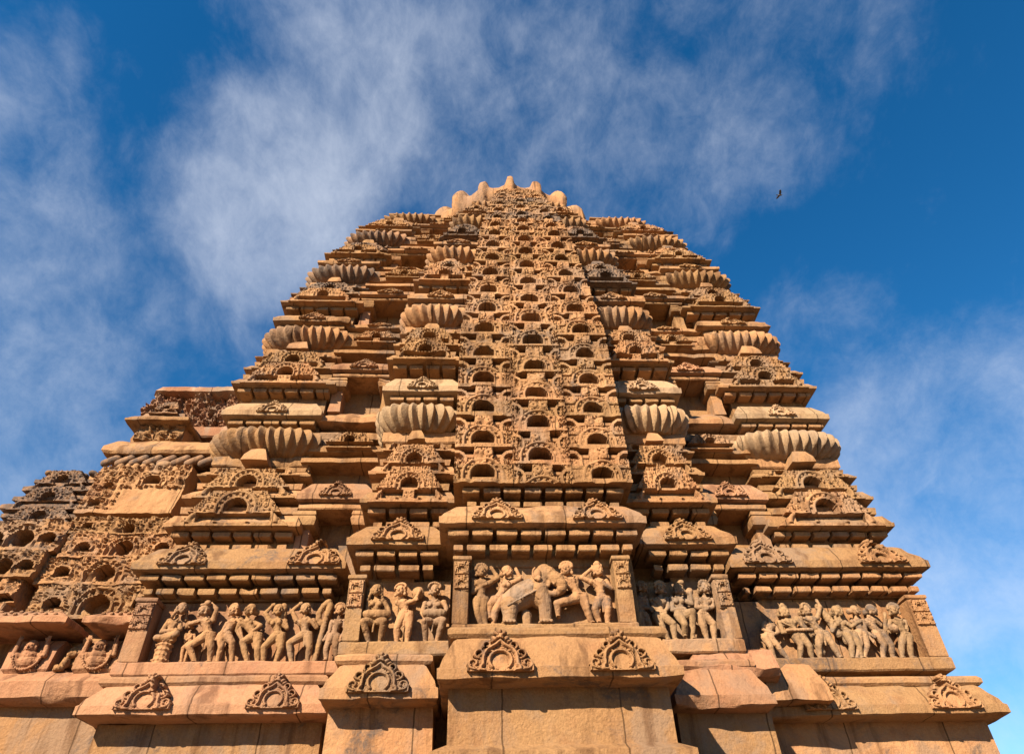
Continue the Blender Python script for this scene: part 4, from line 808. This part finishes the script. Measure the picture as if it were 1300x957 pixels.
# topmost slab carved with scrolls and foliage
def floral(X, Z):
    f = filigree(X, Z, .17, 6); g = filigree(X, Z, .075, 7); n = fbm(np.stack([X*9, Z*9, X*0], -1), 5, 3)
    h = .05*f+.04*g-.09*(n < .40)+.05*(n > .62); return h, (Z < .62-.25*np.clip(-X-.45, 0, 1)*1.6)
rb = MB(); relief(rb, floral, -.70, .75, 0, .64, .012, .3, at(-4.33, -1.78, 6.78, .06), 78, .02); o = build('scroll_slab', rb, RED, annex, 34)
mb = MB(); loft(mb, [(-4.95, -3.5, -1.80, -1.2, 7.36), (-4.93, -3.5, -1.86, -1.2, 7.39), (-4.86, -3.5, -1.86, -1.2, 7.46), (-4.78, -3.5, -1.8, -1.2, 7.50)], .06, .018, 79); build('cap_slab', mb, RED, o)
mb = MB(); box(mb, -4.9, -3.5, -1.9, -1.3, 6.62, 6.79, .02, .02, 80, .08); build('base_slab', mb, RED, o)
# ------------------------------------------------------------------ bird
def bird():
    t = thing('flying_bird', (18.89, 16.9, 38.51), 'tiny dark bird with raised wings flying in the sky right of the spire', 'bird'); m = bpy.data.materials.new('dark_feathers'); m.use_nodes = True
    b = m.node_tree.nodes['Principled BSDF']; b.inputs['Roughness'].default_value = .8; nzz = m.node_tree.nodes.new('ShaderNodeTexNoise'); nzz.inputs['Scale'].default_value = 30; rp = m.node_tree.nodes.new('ShaderNodeValToRGB')
    rp.color_ramp.elements[0].color = (.03, .024, .02, 1); rp.color_ramp.elements[1].color = (.09, .07, .055, 1); m.node_tree.links.new(nzz.outputs[0], rp.inputs[0]); m.node_tree.links.new(rp.outputs[0], b.inputs['Base Color'])
    o = np.array(ABS[t.name]); mb = MB(); capsule(mb, o+[-.11, 0, 0], o+[.08, 0, .01], .035, .05); ell(mb, o+np.array([.14, 0, .035]), .035, .032, .032); capsule(mb, o+[.165, 0, .033], o+[.20, 0, .028], .012, .003)
    capsule(mb, o+[-.10, 0, 0], o+[-.22, -.01, .0], .03, .035, sq=.3)
    build('body', fuse(mb, .006), m, t, 0)
    for s in (-1, 1):
        mb = MB(); V = []; 
        for k, (d, up, c0, c1) in enumerate(((.03, .02, .07, -.06), (.14, .09, .09, -.07), (.25, .12, .06, -.09), (.36, .10, -.02, -.11))):
            for x, th in ((c0, 0), ((c0+c1)/2, .012), (c1, 0), ((c0+c1)/2, -.006)): V.append(o+[x, s*d, up+th])
        F = [(4*k+i, 4*k+(i+1) % 4, 4*k+4+(i+1) % 4, 4*k+4+i) for k in range(3) for i in range(4)]+[(3, 2, 1, 0), (12, 13, 14, 15)]
        mb.add(V, F); build('wing', mb, m, t, 0)
bird()
